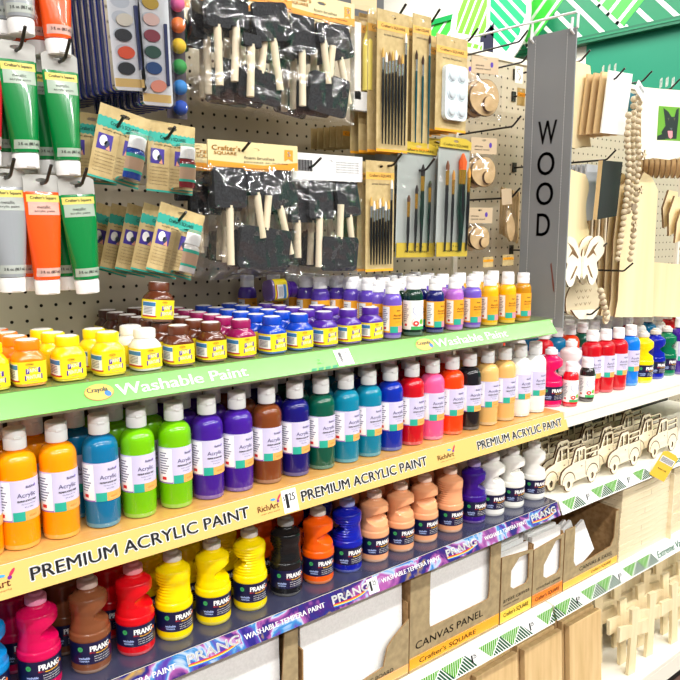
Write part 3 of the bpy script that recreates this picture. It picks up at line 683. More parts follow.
# right bay, white shelf of mixed bottles: several rows seen over the top
CR = dict(acr=acrylic, tem=tempera)
x = tempera(550, (230, 10, 90), 'hot pink tempera bottle at the left end of the white shelf', -.1, zs=Z2, y=1.036, cap=(248, 235, 240))
tempera(570, (245, 225, 225), 'almost empty pale pink tempera bottle behind the small red one', .3, zs=Z2, y=1.078, cap=(248, 240, 240))
def smallred(c, label, px, y, lab):
    craft(px, c, label, y=y, zs=Z2, lab=lab)
craft(570.5, (225, 20, 36), 'small red squeeze bottle with white back label at the shelf edge', y=1.0, zs=Z2, lab=1)
craft(587.0, (40, 30, 30), 'small black squeeze bottle with picture label at the shelf edge', y=1.003, zs=Z2, lab=1)
RB = [(591, RD, 'a', 1.050, 'left of the three red acrylic bottles on the white shelf'), (604.5, RD, 'a', 1.036, 'middle of the three red acrylic bottles on the white shelf'), (617.3, RD, 'a', 1.030, 'right of the three red acrylic bottles on the white shelf'), (629.5, (10, 120, 225), 'a', 1.036, 'bright blue acrylic bottle beside the red three'),
 (642, TYL, 't', 1.036, 'yellow tempera bottle on the white shelf'), (654, TBL, 't', 1.04, 'dark blue tempera bottle on the white shelf'), (665.3, TGR, 't', 1.044, 'green tempera bottle on the white shelf'), (679, PU, 'a', 1.026, 'violet acrylic bottle by the right edge on the white shelf'), (694, TRD, 't', 1.06, 'red tempera bottle cut by the right edge')]
for p, c, k, y, s in RB:
    X = (acrylic if k == 'a' else tempera)(p, c, s, zs=Z2, y=y, **({'cap': CW} if k == 't' else {}))
ROWC = [[WH, TE, RD, TB, RO, DGR, WH, PU, TBL, RD], [RO, WH, TB, WH, RD, WH, DGR, WH, PU, TE], [WH, WH, TE, WH, WH, TB, WH, WH, WH, WH]]
nm = {WH: 'white', TE: 'teal', RD: 'red', TB: 'turquoise', RO: 'orange', DGR: 'dark green', PU: 'violet', TBL: 'dark blue'}
for r in range(3):
    for k in range(15):
        c = ROWC[r][(k*3+r) % 10 if k > 9 else k]; y = 1.150+.057*r; X = 1.53+k*.060+.02*r
        if k < 2 and r == 0: continue
        acrylic(0, c, '%s bottle on white shelf, %s row, %s from the grey sign' % (nm[c], ['second', 'third', 'fourth'][r], ['first', 'second', 'third', 'fourth', 'fifth', 'sixth', 'seventh', 'eighth', 'ninth', 'tenth', 'eleventh', 'twelfth', 'thirteenth', 'fourteenth', 'fifteenth'][k]), X=X, y=y, zs=Z2)
# ------------------------------------------------------------------ goods hanging on the pegboard
def hook(px, py, y, label, up=.022):
    q = at(px, py, y); t = thing('peg_hook', label, 'hook', (q.x, 1.33, q.z-up))
    L = 1.33-y
    mb = MB(); mb.tube([(0, 0, -.004), (0, -L+.028, -.0), (0, -L+.022, .002), (0, -L, up)], .0024, METAL); mb.build('wire', t)
    mb = MB(); mb.box(-.008, .008, -.004, -.001, -.016, .010, METAL); mb.build('back_plate', t); return t
def tubebody(c):
    def f():
        mb = MB(); p = mat(c, .2, coat=.5)
        L0, L1, w0, r1 = -.014, -.136, .0265, .0178
        def g(u, v):
            a = 2*pi*u; k = v; z = L0+(L1-L0)*k; e = min(1, k*1.15)**.8
            rx = w0+(r1-w0)*k+.0012*sin(k*pi); ry = .0012+(r1-.0012)*e
            return (rx*sin(a), -ry*cos(a), z)
        mb.grid(g, 36, 20, p)
        mb.lathe([(0, L1-.002, p), (r1*.85, L1-.002, p), (r1, L1, p)], 28)
        return mb
    return f
def tubecap():
    mb = MB(); m = mat((246, 244, 242), .3)
    mb.lathe([(0, -.158, m), (.0150, -.158, m), (.0166, -.1572, m), (.0176, -.140, m), (.0165, -.1375, m), (0, -.1375, m)], 32)
    mb.box(-.006, .006, -.0178, -.0150, -.1555, -.1525, m); return mb
def tubelabel():
    mb = MB(); L0, L1, w0, r1 = -.014, -.136, .0265, .0178
    def S(x, z, off=.0005):
        k = (z-L0)/(L1-L0); e = min(1, max(0, k)*1.15)**.8; rx = w0+(r1-w0)*k+.0012*sin(k*pi); ry = .0012+(r1-.0012)*e
        a = math.asin(max(-.999, min(.999, x/rx))); return ((rx+off)*sin(a), -(ry+off)*cos(a), z)
    def band(z0, z1, m, off, x0=-.95, x1=.95):
        mb.grid(lambda u, v: S((x0+(x1-x0)*u)*.0175*(1+.0*v), z0+(z1-z0)*v, off), 14, 3, m)
    sil = frost((225, 232, 220), 'frosted_lettering_band', .5)
    band(-.136+.004, -.136+.016, sil, .0004, -.98, .98)
    mb.text('3 fl. oz. (88.7 mL)', -.0135, -.1285, .027, .005, INK, lambda x, z: S(x, z, .0008), .02)
    mb.grid(lambda u, v: S((-.92+1.84*u)*.025, -.018-.010*v, .0004), 14, 2, mat((226, 206, 96), .4))
    mb.text("Crafter's Square", -.018, -.0255, .036, .0055, INK, lambda x, z: S(x, z, .0009), .02)
    mb.grid(lambda u, v: S((-.92+1.84*u)*.0235, -.028-.018*v, .0004), 14, 3, sil)
    mb.text('metallic', -.010, -.037, .018, .004, INK, lambda x, z: S(x, z, .0009)); mb.text('acrylic paint', -.014, -.043, .028, .004, INK, lambda x, z: S(x, z, .0009))
    return mb
def tubetab():
    mb = MB(); m = frost((205, 205, 200), 'frosted_hang_tab', .8)
    P = [(-.026, -.015), (.026, -.015), (.026, .006), (.020, .010), (-.020, .010), (-.026, .006)]
    mb.slab(P, .0012, m, holes=[ell(0, .002, .0085, .003, 14)]); return mb
def tube(px, py, y, c, label, lean=0, drop=.158):
    q = at(px, py, y); x = q.x-sin(lean)*drop
    t = thing('paint_tube', label, 'paint tube', (x, y, q.z+drop*cos(lean)), (0, -lean, random.uniform(-.15, .15)))
    part('tube_body', ('tu', c), tubebody(c), t); part('cap', 'tucap', tubecap, t); part('label', 'tulab', tubelabel, t); part('hang_tab', 'tutab', tubetab, t)
SIL, TORG, TGN, TRE = (150, 154, 158), (246, 84, 14), (2, 124, 56), (200, 20, 40)
for px, py, c, s, ln in ((22, 36, SIL, 'silver tube in the top hanging row', .03), (59, 56, TORG, 'orange tube in the top hanging row', .02), (-12, 166, TRE, 'red tube cut by the left edge', 0), (27, 169, TGN, 'left green tube in the middle hanging row', .03), (69, 176, TGN, 'right green tube in the middle hanging row', .03),
                         (13, 292, SIL, 'silver tube in the lowest hanging row', 0), (48, 294, TORG, 'orange tube in the lowest hanging row', 0), (88, 293, TGN, 'green tube in the lowest hanging row', .06)):
    for k in range(3):
        y = 1.085+.042*k; q0 = at(px, py, 1.085); a = Vector((q0.x+(-.008*k), y, q0.z+.003*k))
        t = None
        ln2 = ln-.03*(k > 0)
        tt = thing('paint_tube', (s+', clear lettering band' if k == 0 else ('tube hanging one behind the ' if k == 1 else 'tube hanging two behind the ')+s), 'paint tube', (a.x-sin(ln)*.158, y, a.z+.158*cos(ln2)), (0, -ln2, random.uniform(-.15, .15)))
        part('tube_body', ('tu', c), tubebody(c), tt); part('cap', 'tucap', tubecap, tt); part('label', 'tulab', tubelabel, tt); part('hang_tab', 'tutab', tubetab, tt)
    hz = at(px, py, 1.085).z+.160; hx = at(px, py, 1.085).x-sin(ln)*.158
    L = thing('peg_hook', 'dark hook carrying the '+s, 'hook', (hx, 1.33, hz-.004))
    mb = MB(); mb.tube([(0, 0, -.004), (0, -.262, 0), (0, -.27, .003), (0, -.29, .022)], .0024, METAL); mb.build('wire', L)
    mb = MB(); mb.box(-.008, .008, -.004, -.001, -.016, .010, METAL); mb.build('back_plate', L)
# watercolour sets
WCOL = [(205, 170, 40), (236, 226, 220), (160, 64, 80), (36, 96, 80), (26, 84, 150), (240, 150, 125), (60, 60, 66), (230, 80, 40)]
BLUEP = mat((36, 52, 140), .15, trans=.35, coat=.5, key='blue_plastic_lid')
def watercolour(x, y, z, label, cols, lean, front, group=None):
    w, h = .052, .235
    t = thing('watercolour_set', label, 'watercolour set', (x, y, z), (0, lean, 0), group)
    mb = MB(); mb.slab(rrect(-w/2, w/2, 0, h, .006), .006, mat((236, 240, 246), .25, coat=.3) if front else mat((70, 80, 116), .3, key='stacked_tray')); mb.build('tray', t)
    mb = MB(); mb.slab(rrect(-w/2-.002, w/2+.002, -.002, h, .006), .007, BLUEP, mp=lambda a, b, c: (a, b+.0072, c)); mb.build('lid', t)
    mb = MB(); mb.box(-w/2, w/2, .0108, .013, .0, h, mat((20, 24, 60), .4)); mb.build('back_card', t)
    if not front: return
    for k, c in enumerate(cols):
        zc = .032+.0232*k
        mb = MB(); mb.poly(ell(-.004, zc, .0150, .0100, 22), mat((212, 220, 230), .2, coat=.4), lambda a, b: (a, -.0032, b)); mb.build('well', t)
        if c:
            d = c[3] if len(c) > 3 else 0
            mb = MB(); mb.slab(ell(-.004+d, zc-.001-abs(d)*.4, .0132, .0088, 22, d*30), .002, mat(c[:3], .4, coat=.2), mp=lambda a, b, cc: (a, b-.0045-abs(d)*.1, cc)); mb.build('paint_pan', t)
    mb = MB(); mb.face([(-w/2+.003, -.0033, .005), (w/2-.003, -.0033, .005), (w/2-.003, -.0033, .017), (-w/2+.003, -.0033, .017)], mat((232, 196, 120), .4)); mb.build('paper_strip', t)
    mb = MB(); mb.box(w/2-.010, w/2-.006, -.0075, -.0032, .03, .12, mat((60, 70, 120), .2)); mb.build('brush', t)
    mb = MB(); mb.slab(rrect(-w/2-.001, w/2+.001, -.001, h, .006), .010, PLASTIC, mp=lambda a, b, c: (a, b-.005, c)); mb.build('clear_cover', t)
for (px, py, cols, s, ln) in ((130, 91, [(28, 30, 40), (240, 86, 40, .002), (28, 30, 40), (232, 226, 210, .004), None, None, (210, 60, 60), (60, 60, 160)], 'left', -.06), (157, 106, [(246, 160, 136, .006), (20, 76, 140), (30, 84, 70), (150, 50, 70), (240, 205, 195), (200, 166, 40), (60, 60, 66), (220, 80, 40)], 'right', -.02)):
    q = at(px, py, 1.085)
    for k in range(11 if s == 'left' else 8):
        watercolour(q.x-.0015*k, 1.085+.020*k, q.z, ('%s watercolour set at the front with loose round pans' % s) if k == 0 else 'blue edged watercolour set stacked behind the %s front set' % s, cols, ln, k == 0, None if k == 0 else 'watercolour sets stacked on the %s hook' % s)
# carded craft bottle
def carded(quad, y, label, bot, roll, ncopy=0, dx=0):
    q = at(quad[0], quad[1], y)
    for k in range(ncopy+1):
        t = thing('carded_craft_bottle', label if k == 0 else 'kraft carded bottle hanging %s behind the lowest pearl white card' % ['', 'first', 'second', 'third', 'fourth'][k], 'craft paint', (q.x+dx*k, y+.034*k, q.z), (0, roll+random.uniform(-.04, .04)*(k > 0), 0))
        W_, H_ = .080, .108
        mb = MB(); mb.slab([(-W_/2, -H_+.01), (W_/2, -H_+.01), (W_/2, .01), (-W_/2, .01)], .0012, KRAFT, holes=[ell(0, .001, .008, .003, 12)]); mb.build('card', t)
        f = lambda a, b: (a, -.0009, b); f2 = lambda a, b: (a, -.0012, b)
        mb = MB(); n = 22; zig = [(-W_/2+W_*i/n, -.008+(.0018 if i % 2 else 0)) for i in range(n+1)]+[(W_/2-W_*i/n, -.021-(.0018 if i % 2 else 0)) for i in range(n+1)]
        mb.poly(zig, mat((50, 168, 150), .5), f); mb.text("Crafter's SQUARE", -.020, -.0175, .044, .0065, INK, f2, .015); mb.build('header_band', t)
        mb = MB(); mb.face([f(-W_/2, -H_+.010), f(W_/2, -H_+.010), f(W_/2, -H_+.013), f(-W_/2, -H_+.013)], mat((50, 168, 150), .5)); mb.build('lower_band', t)
        mb = MB(); mb.text('acrylic gloss enamel', -.030, -.0275, .046, .0035, INK, f, .01)
        for r in range(6): mb.text('for glass and ceramic surfaces', -.035, -.062-.0052*r, .030, .0028, mat((110, 90, 60), .6), f)
        mb.build('lettering', t)
        mb = MB(); mb.face([f(-.035, -.055), f(-.012, -.055), f(-.012, -.032), f(-.035, -.032)], mat((70, 56, 150), .4)); mb.poly(ell(-.026, -.042, .006, .008, 12), WHITE, f2); mb.poly(ell(-.020, -.046, .004, .005, 12), mat((60, 70, 90), .4), f2); mb.poly([(-.021, -.054), (-.014, -.055), (-.016, -.047)], mat((230, 160, 130), .5), f2); mb.build('picture', t)
        b = MB(); p = mat(bot, .2, coat=.5); M_ = Matrix.Translation((.017, -.0165, -.089))@Matrix.Scale(1.3, 4)
        b.lathe([(0, 0, p), (.0115, 0, p), (.0125, .0015, p), (.0125, .030, p), (.0112, .033, p), (.0095, .034, p), (.0095, .036, p)], 24, M=M_); o = b.build('bottle', t)
        b = MB(); b.lathe([(0, .0345, CAPW), (.0112, .0345, CAPW), (.0112, .0475, CAPW), (.0100, .0485, CAPW), (0, .0485, CAPW)], 24, M=M_); c2 = b.build('cap', o)
        b = MB(); kk = mat((196, 160, 130), .5); b.lathe([(.0128, .007, TEAL), (.0128, .010, kk), (.0128, .024, TEAL), (.0128, .028, TEAL)], 20, th0=-2, th1=2, M=M_); b.build('label', o)
        b = MB(); b.slab(rrect(-.003, .037, -.094, -.022, .006), .036, PLASTIC, mp=lambda x, yy, z: (x, yy-.0185, z)); b.build('blister', t)
carded((125, 118), 1.085, 'kraft card with blue craft bottle tilted to the right', (14, 66, 170), .24)
carded((172, 130), 1.095, 'kraft card with dark red craft bottle beside the blue', (130, 14, 30), .08)
carded((182, 215), 1.085, 'kraft card with pearl white craft bottle, lowest of the cards', (232, 226, 222), .28, 4, -.012)
carded((92, 120), 1.17, 'kraft card half hidden behind the green tubes', (232, 226, 222), .05)
for px, py, s in ((122, 117, 'blue craft card'), (173, 128, 'dark red craft card'), (184, 213, 'pearl white craft cards')): hook(px+2, py-1, 1.06, 'dark hook carrying the '+s, .014)
# foam brushes in bags
FOAM = noisy('charcoal_foam', (24, 25, 28), (44, 46, 50), 300, .9, bump=.3)
def foam_brush(parent, cx, cz, ang, w, h, hl, y):
    # foam head centred at (cx, cz); handle leaves along -z rotated by ang
    M_ = Matrix.Translation((cx, y, cz)) @ Matrix.Rotation(ang, 4, 'Y')
    mb = MB(); P = rrect(-w/2, w/2, -h/2, h/2, w*.10)
    t0 = .012
    def mp(x, yy, z):
        k = max(0, (z+h*.1)/(h*.6)); s = 1-.72*min(1, k)
        v = M_@Vector((x, yy*s, z)); return tuple(v)
    mb.slab(P, t0, FOAM, mp=mp); a = mb.build('foam_brush', parent)
    mb = MB(); pts = [M_@Vector((0, 0, z)) for z in (-h/2+.004, -h/2-hl*.5, -h/2-hl)]; mb.tube(pts, [.0066, .0062, .0066], HAND, 12); mb.build('handle', a)
LAY = [  # cx, cz, ang, w, h, handle length, y
 [(-.36, -.13, -.02, .26, .34, .52, .002), (-.12, -.10, .06, .24, .32, .50, .007), (.24, -.16, -.16, .42, .36, .46, -.002), (.12, -.78, pi+.14, .50, .30, .42, .004), (-.02, -.38, .05, .20, .12, .46, -.010)],
 [(-.28, -.18, .0, .34, .36, .52, 0), (.26, -.18, -.26, .40, .36, .46, .004), (.08, -.74, pi+.12, .58, .40, .30, -.004), (-.02, -.14, -.14, .18, .20, .40, -.008)],
 [(-.12, -.20, .03, .34, .38, .50, 0), (.30, -.18, -.14, .32, .38, .46, .004), (.14, -.76, pi+.04, .52, .36, .34, -.004), (-.38, -.26, .0, .22, .34, .36, .012)]]
def crinkle(x, z, s): return noise.noise(Vector((x*28+s*7, z*28, s)))*.007+noise.noise(Vector((x*75+s, z*60, s*3)))*.0035
def foam_bag(x0, x1, ztop, zh, zb, y, label, layout, hdr, seed, behind=False, yaw=0):
    w = x1-x0; cx = (x0+x1)/2
    t = thing('foam_brush_pack', label, 'brush pack', (cx, y, ztop), (0, 0, yaw))
    Hh = ztop-zh; Hb = zh-zb
    for i, (a, b, ang, fw, fh, hl, dy) in enumerate(LAY[layout]):
        hl_ = min(hl, .62)*Hb
        foam_brush(t, a*w, -Hh+b*Hb, ang, max(.004, fw*w), max(.004, fh*Hb), hl_, dy)
    for s, nm in ((-1, 'front_film'), (1, 'back_film')):
        if behind and s == 1: continue
        def g(u, v):
            X = (u-.5)*w*1.03; Z = -Hh+.004-(Hb+.006)*v; bulge = .018*(sin(pi*u)**.5)*(min(1, v*5)**.6)*(min(1, (1-v)*10)**.5)
            return (X+crinkle(Z, X, seed+5)*.35, s*(.002+bulge)+crinkle(X, Z, seed)*min(1, bulge/.006), Z+crinkle(X, Z, seed+9)*.2)
        mb = MB(); mb.grid(g, 34, 46, BAG, smooth=True); mb.build(nm, t)
    c1, c2, kind = hdr
    m1 = mat(c1, .35, coat=.4); mb = MB(); mb.slab([(-w/2, -Hh), (w/2, -Hh), (w/2, 0), (.012, .0), (-.012, 0), (-w/2, 0)], .003, m1, holes=[ell(0, -.012, .010, .003, 12)]); h = mb.build('header_card', t)
    f = lambda a, b: (a, -.0022, b); f2 = lambda a, b: (a, -.0026, b); mb = MB()
    if kind == 'front':
        m2 = mat(c2, .35, coat=.3); mb.poly([(-w/2, -Hh), (w/2, -Hh), (w/2, -Hh+.014), (w*.1, -Hh+.006), (-w/2, -Hh+.010)], m2, f)
        mb.text("Crafter's", -w*.46, -.016, w*.30, .008, m2, f2, .03); mb.text('SQUARE', -w*.44, -.024, w*.24, .006, m2, f2, .03)
        mb.text('foam brushes', -w*.12, -.028, w*.34, .005, INK, f2); mb.text('pinceaux en mousse', -w*.12, -.035, w*.5, .004, INK, f2)
        mb.poly([(w*.34, -.028), (w*.39, -.023), (w*.44, -.028), (w*.44, -.008), (w*.34, -.008)], m2, f); mb.text('5', w*.375, -.019, .006, .008, WHITE, f2, .03)
    else:
        for k in range(16): mb.face([f(-w*.44+.0022*k, -.032), f(-w*.44+.0022*k+.0012*(1+(k*7 % 3)*.3), -.032), f(-w*.44+.0022*k+.0012*(1+(k*7 % 3)*.3), -.012), f(-w*.44+.0022*k, -.012)], INK)
        for k in range(5): mb.text('foam brushes made for crafts', w*.10, -.014-.0045*k, w*.34, .0028, INK, f2)
    mb.build('printing', h)
    return t
def pbag(x0, yt, x1, yh, yb, y, *a, n=2, **k):
    tl = at(x0, yt, y); xr = px_x(x1, y, tl.z); zh = at(x0, yh, y).z; zb = at((x0+x1)/2, yb, y).z
    foam_bag(tl.x, xr, tl.z, zh, zb, y, *a, **k)
    for i in range(1, n+1):
        foam_bag(tl.x-.004*i, xr-.006*i, tl.z-.002*i, zh, zb+.004*i, y+.052*i, 'foam brush pack hanging %s behind the %s pack' % (['', 'first', 'second'][i], a[0].split(' pack')[0]), (a[1]+i) % 3, a[2], a[3]+i*3, behind=True)
HK = (232, 214, 160)
pbag(203, -35, 291, -10, 108, 1.10, 'upper left pack of foam brushes in crinkled clear bag', 0, (HK, (240, 160, 50), 'front'), 1)
pbag(286, -12, 354, 12, 120, 1.11, 'upper right pack of foam brushes in clear bag', 1, (HK, (240, 160, 50), 'front'), 2)
pbag(207, 139, 297, 166, 277, 1.10, 'lower left pack of foam brushes under a cream and orange header', 1, (HK, (240, 160, 50), 'front'), 3)
pbag(292, 152, 362, 179, 277, 1.11, 'lower right pack of foam brushes with white barcode header', 2, ((240, 240, 240), (240, 240, 240), 'back'), 4)
for px, py, s in ((250, 142, 'lower left foam brushes'), (321, 158, 'lower right foam brushes')): hook(px, py, 1.075, 'dark hook carrying the '+s, .014)
# brushes
FER = mat((200, 204, 208), .2, metal=.9); FERG = mat((214, 160, 60), .25, metal=.8)
def artbrush(parent, x, z, L, hc, bristle, ferr, r=.0024, y=-.005, head=.018, fl=.022):
    # top of bristle at z, going down
    mb = MB(); mb.tube([(x, y, z-head-fl), (x, y, z-head-fl-L*.25), (x, y, z-L)], [r, r*1.15, r*.55], mat(hc, .25, coat=.5), 10); a = mb.build('brush', parent)
    mb = MB(); mb.tube([(x, y, z-head), (x, y, z-head-fl)], [r*1.1, r], ferr, 10); mb.build('ferrule', a)
    mb = MB(); mb.tube([(x, y, z), (x, y, z-head*.5), (x, y, z-head)], [r*.3, r*1.2, r*1.05], mat(bristle, .8), 8); mb.build('bristles', a)
def brushcard(x0, yt, x1, yb, y, label, n, hc, bri, ncopy=3, hk=True, off=0):
    tl = at(x0, yt, y); xr = px_x(x1, y, tl.z); zb = at(x0, yb, y).z; w = xr-tl.x; h = tl.z-zb
    for k in range(ncopy+1):
        t = thing('brush_card', label if k == 0 else 'brush card hanging %s behind the %s' % (['', 'first', 'second', 'third', 'fourth'][k], label), 'brush set', ((tl.x+xr)/2-.003*k, y+.022*k, tl.z), (0, 0, random.uniform(-.03, .03)))
        mb = MB(); mb.slab([(-w/2, -h), (w/2, -h), (w/2, 0), (-w/2, 0)], .0014, KRAFT, holes=[ell(0, -.010, .008, .0035, 12)]); mb.build('card', t)
        f = lambda a, b: (a, -.0010, b); f2 = lambda a, b: (a, -.0013, b)
        mb = MB(); mb.face([f(-w/2, -h), f(w/2, -h), f(w/2, -h+.005), f(-w/2, -h+.005)], ORG); mb.face([f(-w/2, -.022), f(w/2, -.022), f(w/2, -.036), f(-w/2, -.036)], mat((232, 176, 80), .5)); mb.build('orange_bands', t)
        mb = MB(); mb.text("Crafter's SQUARE", -w*.38, -.032, w*.76, .0065, INK, f2, .01); mb.text('artist brushes', -w*.3, -.046, w*.6, .004, INK, f2); mb.build('lettering', t)
        if k: continue
        if n:
            for i in range(n):
                x = -w*.36+w*.72*i/max(1, n-1); top = -.070-.010*((i*3) % 4)/4
                if i == n-1: top = -.035
                artbrush(t, x, top, h+top-.010-.004, hc, bri[i % len(bri)], FER)
        else:
            pw = w*.72; pz0, pz1 = -h+.022, -.058
            mb = MB(); pm = mat((222, 234, 240), .3, coat=.2)
            mb.slab(rrect(-pw/2+.004, pw/2+.004, pz0, pz1, .012), .010, pm, mp=lambda a, b, c: (a, b-.007, c)); pal = mb.build('palette', t); bevel(pal, .002)
            for i in range(2):
                for j in range(3):
                    cx_, cz_ = -pw*.22+.004+i*pw*.44, pz0+(pz1-pz0)*(.18+.32*j)
                    mb = MB(); M_ = Matrix.Translation((cx_, -.0122, cz_))@Matrix.Rotation(pi/2, 4, 'X')
                    rr = pw*.19; mb.lathe([(rr*1.1, -.001, pm), (rr*1.08, .0012, pm), (rr*.95, .0012, pm), (rr*.9, .0005, pm), (rr*.78, .0045, pm), (rr*.45, .0068, pm), (0, .0074, mat((214, 232, 236), .25))], 24, M=M_); mb.build('well', pal)
brushcard(377, 8, 409, 151, 1.09, 'kraft card of black handled fine brushes, upper middle', 8, (18, 18, 22), [(210, 170, 90), (240, 236, 226), (120, 90, 60)])
brushcard(413, 13, 431, 150, 1.10, 'narrow kraft card of dark teal brushes beside the palette', 3, (6, 70, 78), [(60, 40, 30), (60, 40, 30)], 3)
brushcard(436, 33, 468, 130, 1.09, 'kraft card with white six well paint palette', 0, None, None, 4)
brushcard(366, 160, 394, 272, 1.10, 'kraft card of fine brushes in the lower row', 8, (18, 18, 22), [(210, 170, 90), (240, 236, 226)], 3)
def brushbag(x0, x1, yt, yb, xo, y, label, spec, ncopy=1):
    tl = at(x0, yt, y); xr = px_x(x1, y, tl.z); zb = at(x0, yb, y).z; w = xr-tl.x; h = tl.z-zb
    for k in range(ncopy+1):
        t = thing('brush_pouch', label if k == 0 else 'clear brush pouch hanging %s behind the %s' % (['', 'first', 'second'][k], label), 'brush set', ((tl.x+xr)/2-.02*k, y+.035*k, tl.z), (0, .02, -.25*k))
        gold = mat((206, 178, 60), .3, coat=.5)
        mb = MB(); mb.slab([(-w/2, 0), (w/2, 0), (w/2, .016), (.3*w, .022), (-.3*w, .022), (-w/2, .016)], .0015, gold, holes=[ell(0, .014, .008, .003, 12)]); hd = mb.build('header', t)
        mb = MB(); mb.text("Crafter's SQUARE", -w*.4, .003, w*.8, .006, INK, lambda a, b: (a, -.0012, b), .01); mb.build('lettering', hd)
        mb = MB(); mb.slab([(-w/2, -h), (w/2, -h), (w/2, -h+.030), (-w/2, -h+.030)], .0015, gold); ft = mb.build('gold_band', t)
        mb = MB(); mb.text('Artist brushes', -w*.3, -h+.010, w*.6, .005, INK, lambda a, b: (a, -.0012, b), .01); mb.text('3 pc', w*.0, -h+.020, w*.2, .004, INK, lambda a, b: (a, -.0012, b), .01); mb.build('lettering', ft)
        mb = MB(); mb.face([(-w/2, .0035, -h), (w/2, .0035, -h), (w/2, .0035, 0), (-w/2, .0035, 0)], mat((170, 176, 172), .4)); mb.build('backing', t)
        for (x, top, r, bc, hd_) in spec: artbrush(t, x*w, top*h, h+top*h-.012, (18, 18, 22), bc, FERG, r, -.004, hd_, .030)
        s = k
        def g(u, v): X = (u-.5)*w; Z = -h+h*v; return (X, -.011*sin(pi*u)**.6-.001+crinkle(X, Z, 31+s)*.35, Z)
        mb = MB(); mb.grid(g, 16, 34, BAG); mb.build('film', t)
brushbag(399, 437, 152, 258, 0, 1.10, 'left clear pouch of gold ferrule brushes', [(-.25, -.40, .003, (90, 60, 40), .014), (-.05, -.30, .003, (40, 30, 26), .018), (.1, -.10, .004, (30, 26, 24), .024), (.3, -.25, .003, (60, 40, 30), .014)], 2)
brushbag(440, 471, 147, 257, 0, 1.08, 'right clear pouch with wide orange tipped brush', [(-.28, -.12, .0035, (120, 70, 40), .020), (-.08, -.2, .003, (200, 140, 60), .02), (.2, -.04, .0075, (236, 90, 20), .034), (.42, -.16, .0035, (210, 150, 60), .022)], 2)
# wood slices, pods and tags
BARK = noisy('bark', (84, 62, 40), (120, 92, 62), 60, .9)
SLICE = noisy('wood_slice_face', (186, 154, 104), (218, 188, 140), 30, .7)
def slicebag(px, py, y, r, label, top, ncopy=1, hw=.036):
    q = at(px, py, y)
    for k in range(ncopy+1):
        t = thing('wood_slice_pack', label if k == 0 else 'wood slice pack hanging %s behind the %s' % (['', 'first', 'second'][k], label), 'wood craft', (q.x-.004*k, y+.06*k, q.z), (0, 0, -.25))
        for j, (dx, dz, rr, dy) in enumerate(((0, 0, r, 0), (-.006, .004, r*.96, .010), (-.010, -.004, r*.9, .020), (.008, -r*.35, r*.42, -.009))):
            M_ = Matrix.Translation((dx, dy, dz))@Matrix.Rotation(pi/2, 4, 'X'); mb = MB()
            mb.lathe([(0, -.004, SLICE), (rr*.97, -.004, BARK), (rr, -.003, BARK), (rr, .003, BARK), (rr*.97, .004, SLICE), (0, .004, SLICE)], 30, rf=lambda a, b, c: a*(1+.03*sin(3*b+j)), M=M_); mb.build('wood_slice', t)
        for s in (-1, 1):
            def g(u, v): X = (u-.5)*r*2.5; Z = -r*1.25+(top+r*1.25)*v; return (X, s*(.001+.020*(sin(pi*u)**.6)*min(1, (1-v)*2.2)*min(1, v*6+.1))+crinkle(X, Z, 50+k+s)*.5, Z)
            mb = MB(); mb.grid(g, 16, 26, BAG); mb.build('film', t)
        mb = MB(); mb.slab([(-hw, top), (hw, top), (hw, top+.036), (-hw, top+.036)], .0015, mat((206, 184, 150), .6), holes=[ell(0, top+.03, .006, .0025, 10)]); hd = mb.build('header_card', t)
        mb = MB(); mb.text('natural wood', -hw*.7, top+.008, hw*1.1, .004, INK, lambda a, b: (a, -.0012, b)); mb.text('slices', -hw*.7, top+.015, hw*.6, .004, INK, lambda a, b: (a, -.0012, b)); mb.poly(ell(hw*.5, top+.02, .004, .006, 10), PURT, lambda a, b: (a, -.0012, b)); mb.build('printing', hd)
slicebag(484, 98, 1.12, .040, 'upper clear bag of round wood slices', .052, 2)
slicebag(483, 172, 1.13, .034, 'middle clear bag of round wood slices', .040, 1)
slicebag(479, 238, 1.14, .028, 'lowest clear bag of round wood slices', .034, 1)
q = at(508, 225, 1.12); t = thing('wood_pod_pack', 'almond shaped clear pack with wooden pod under kraft tag', 'wood craft', (q.x, 1.12, q.z), (0, -.1, -.3))
mb = MB(); mb.slab(smooth_loop([(0, .035), (.014, .01), (.016, -.015), (.004, -.040), (-.006, -.01)]), .008, SLICE); mb.build('wood_pod', t)
mb = MB()
M_ = Matrix.Identity(4); mb.lathe([(.002, -.055, BAG), (.014, -.042, BAG), (.024, -.015, BAG), (.022, .012, BAG), (.010, .040, BAG), (.004, .055, BAG)], 18, rf=lambda r, t_, z: r*(1+.12*sin(t_*5+z*80)), smooth=True); mb.build('film', t)
mb = MB(); mb.slab([(-.014, .048), (.014, .048), (.014, .085), (-.014, .085)], .0015, mat((206, 184, 150), .6)); mb.build('header_card', t)
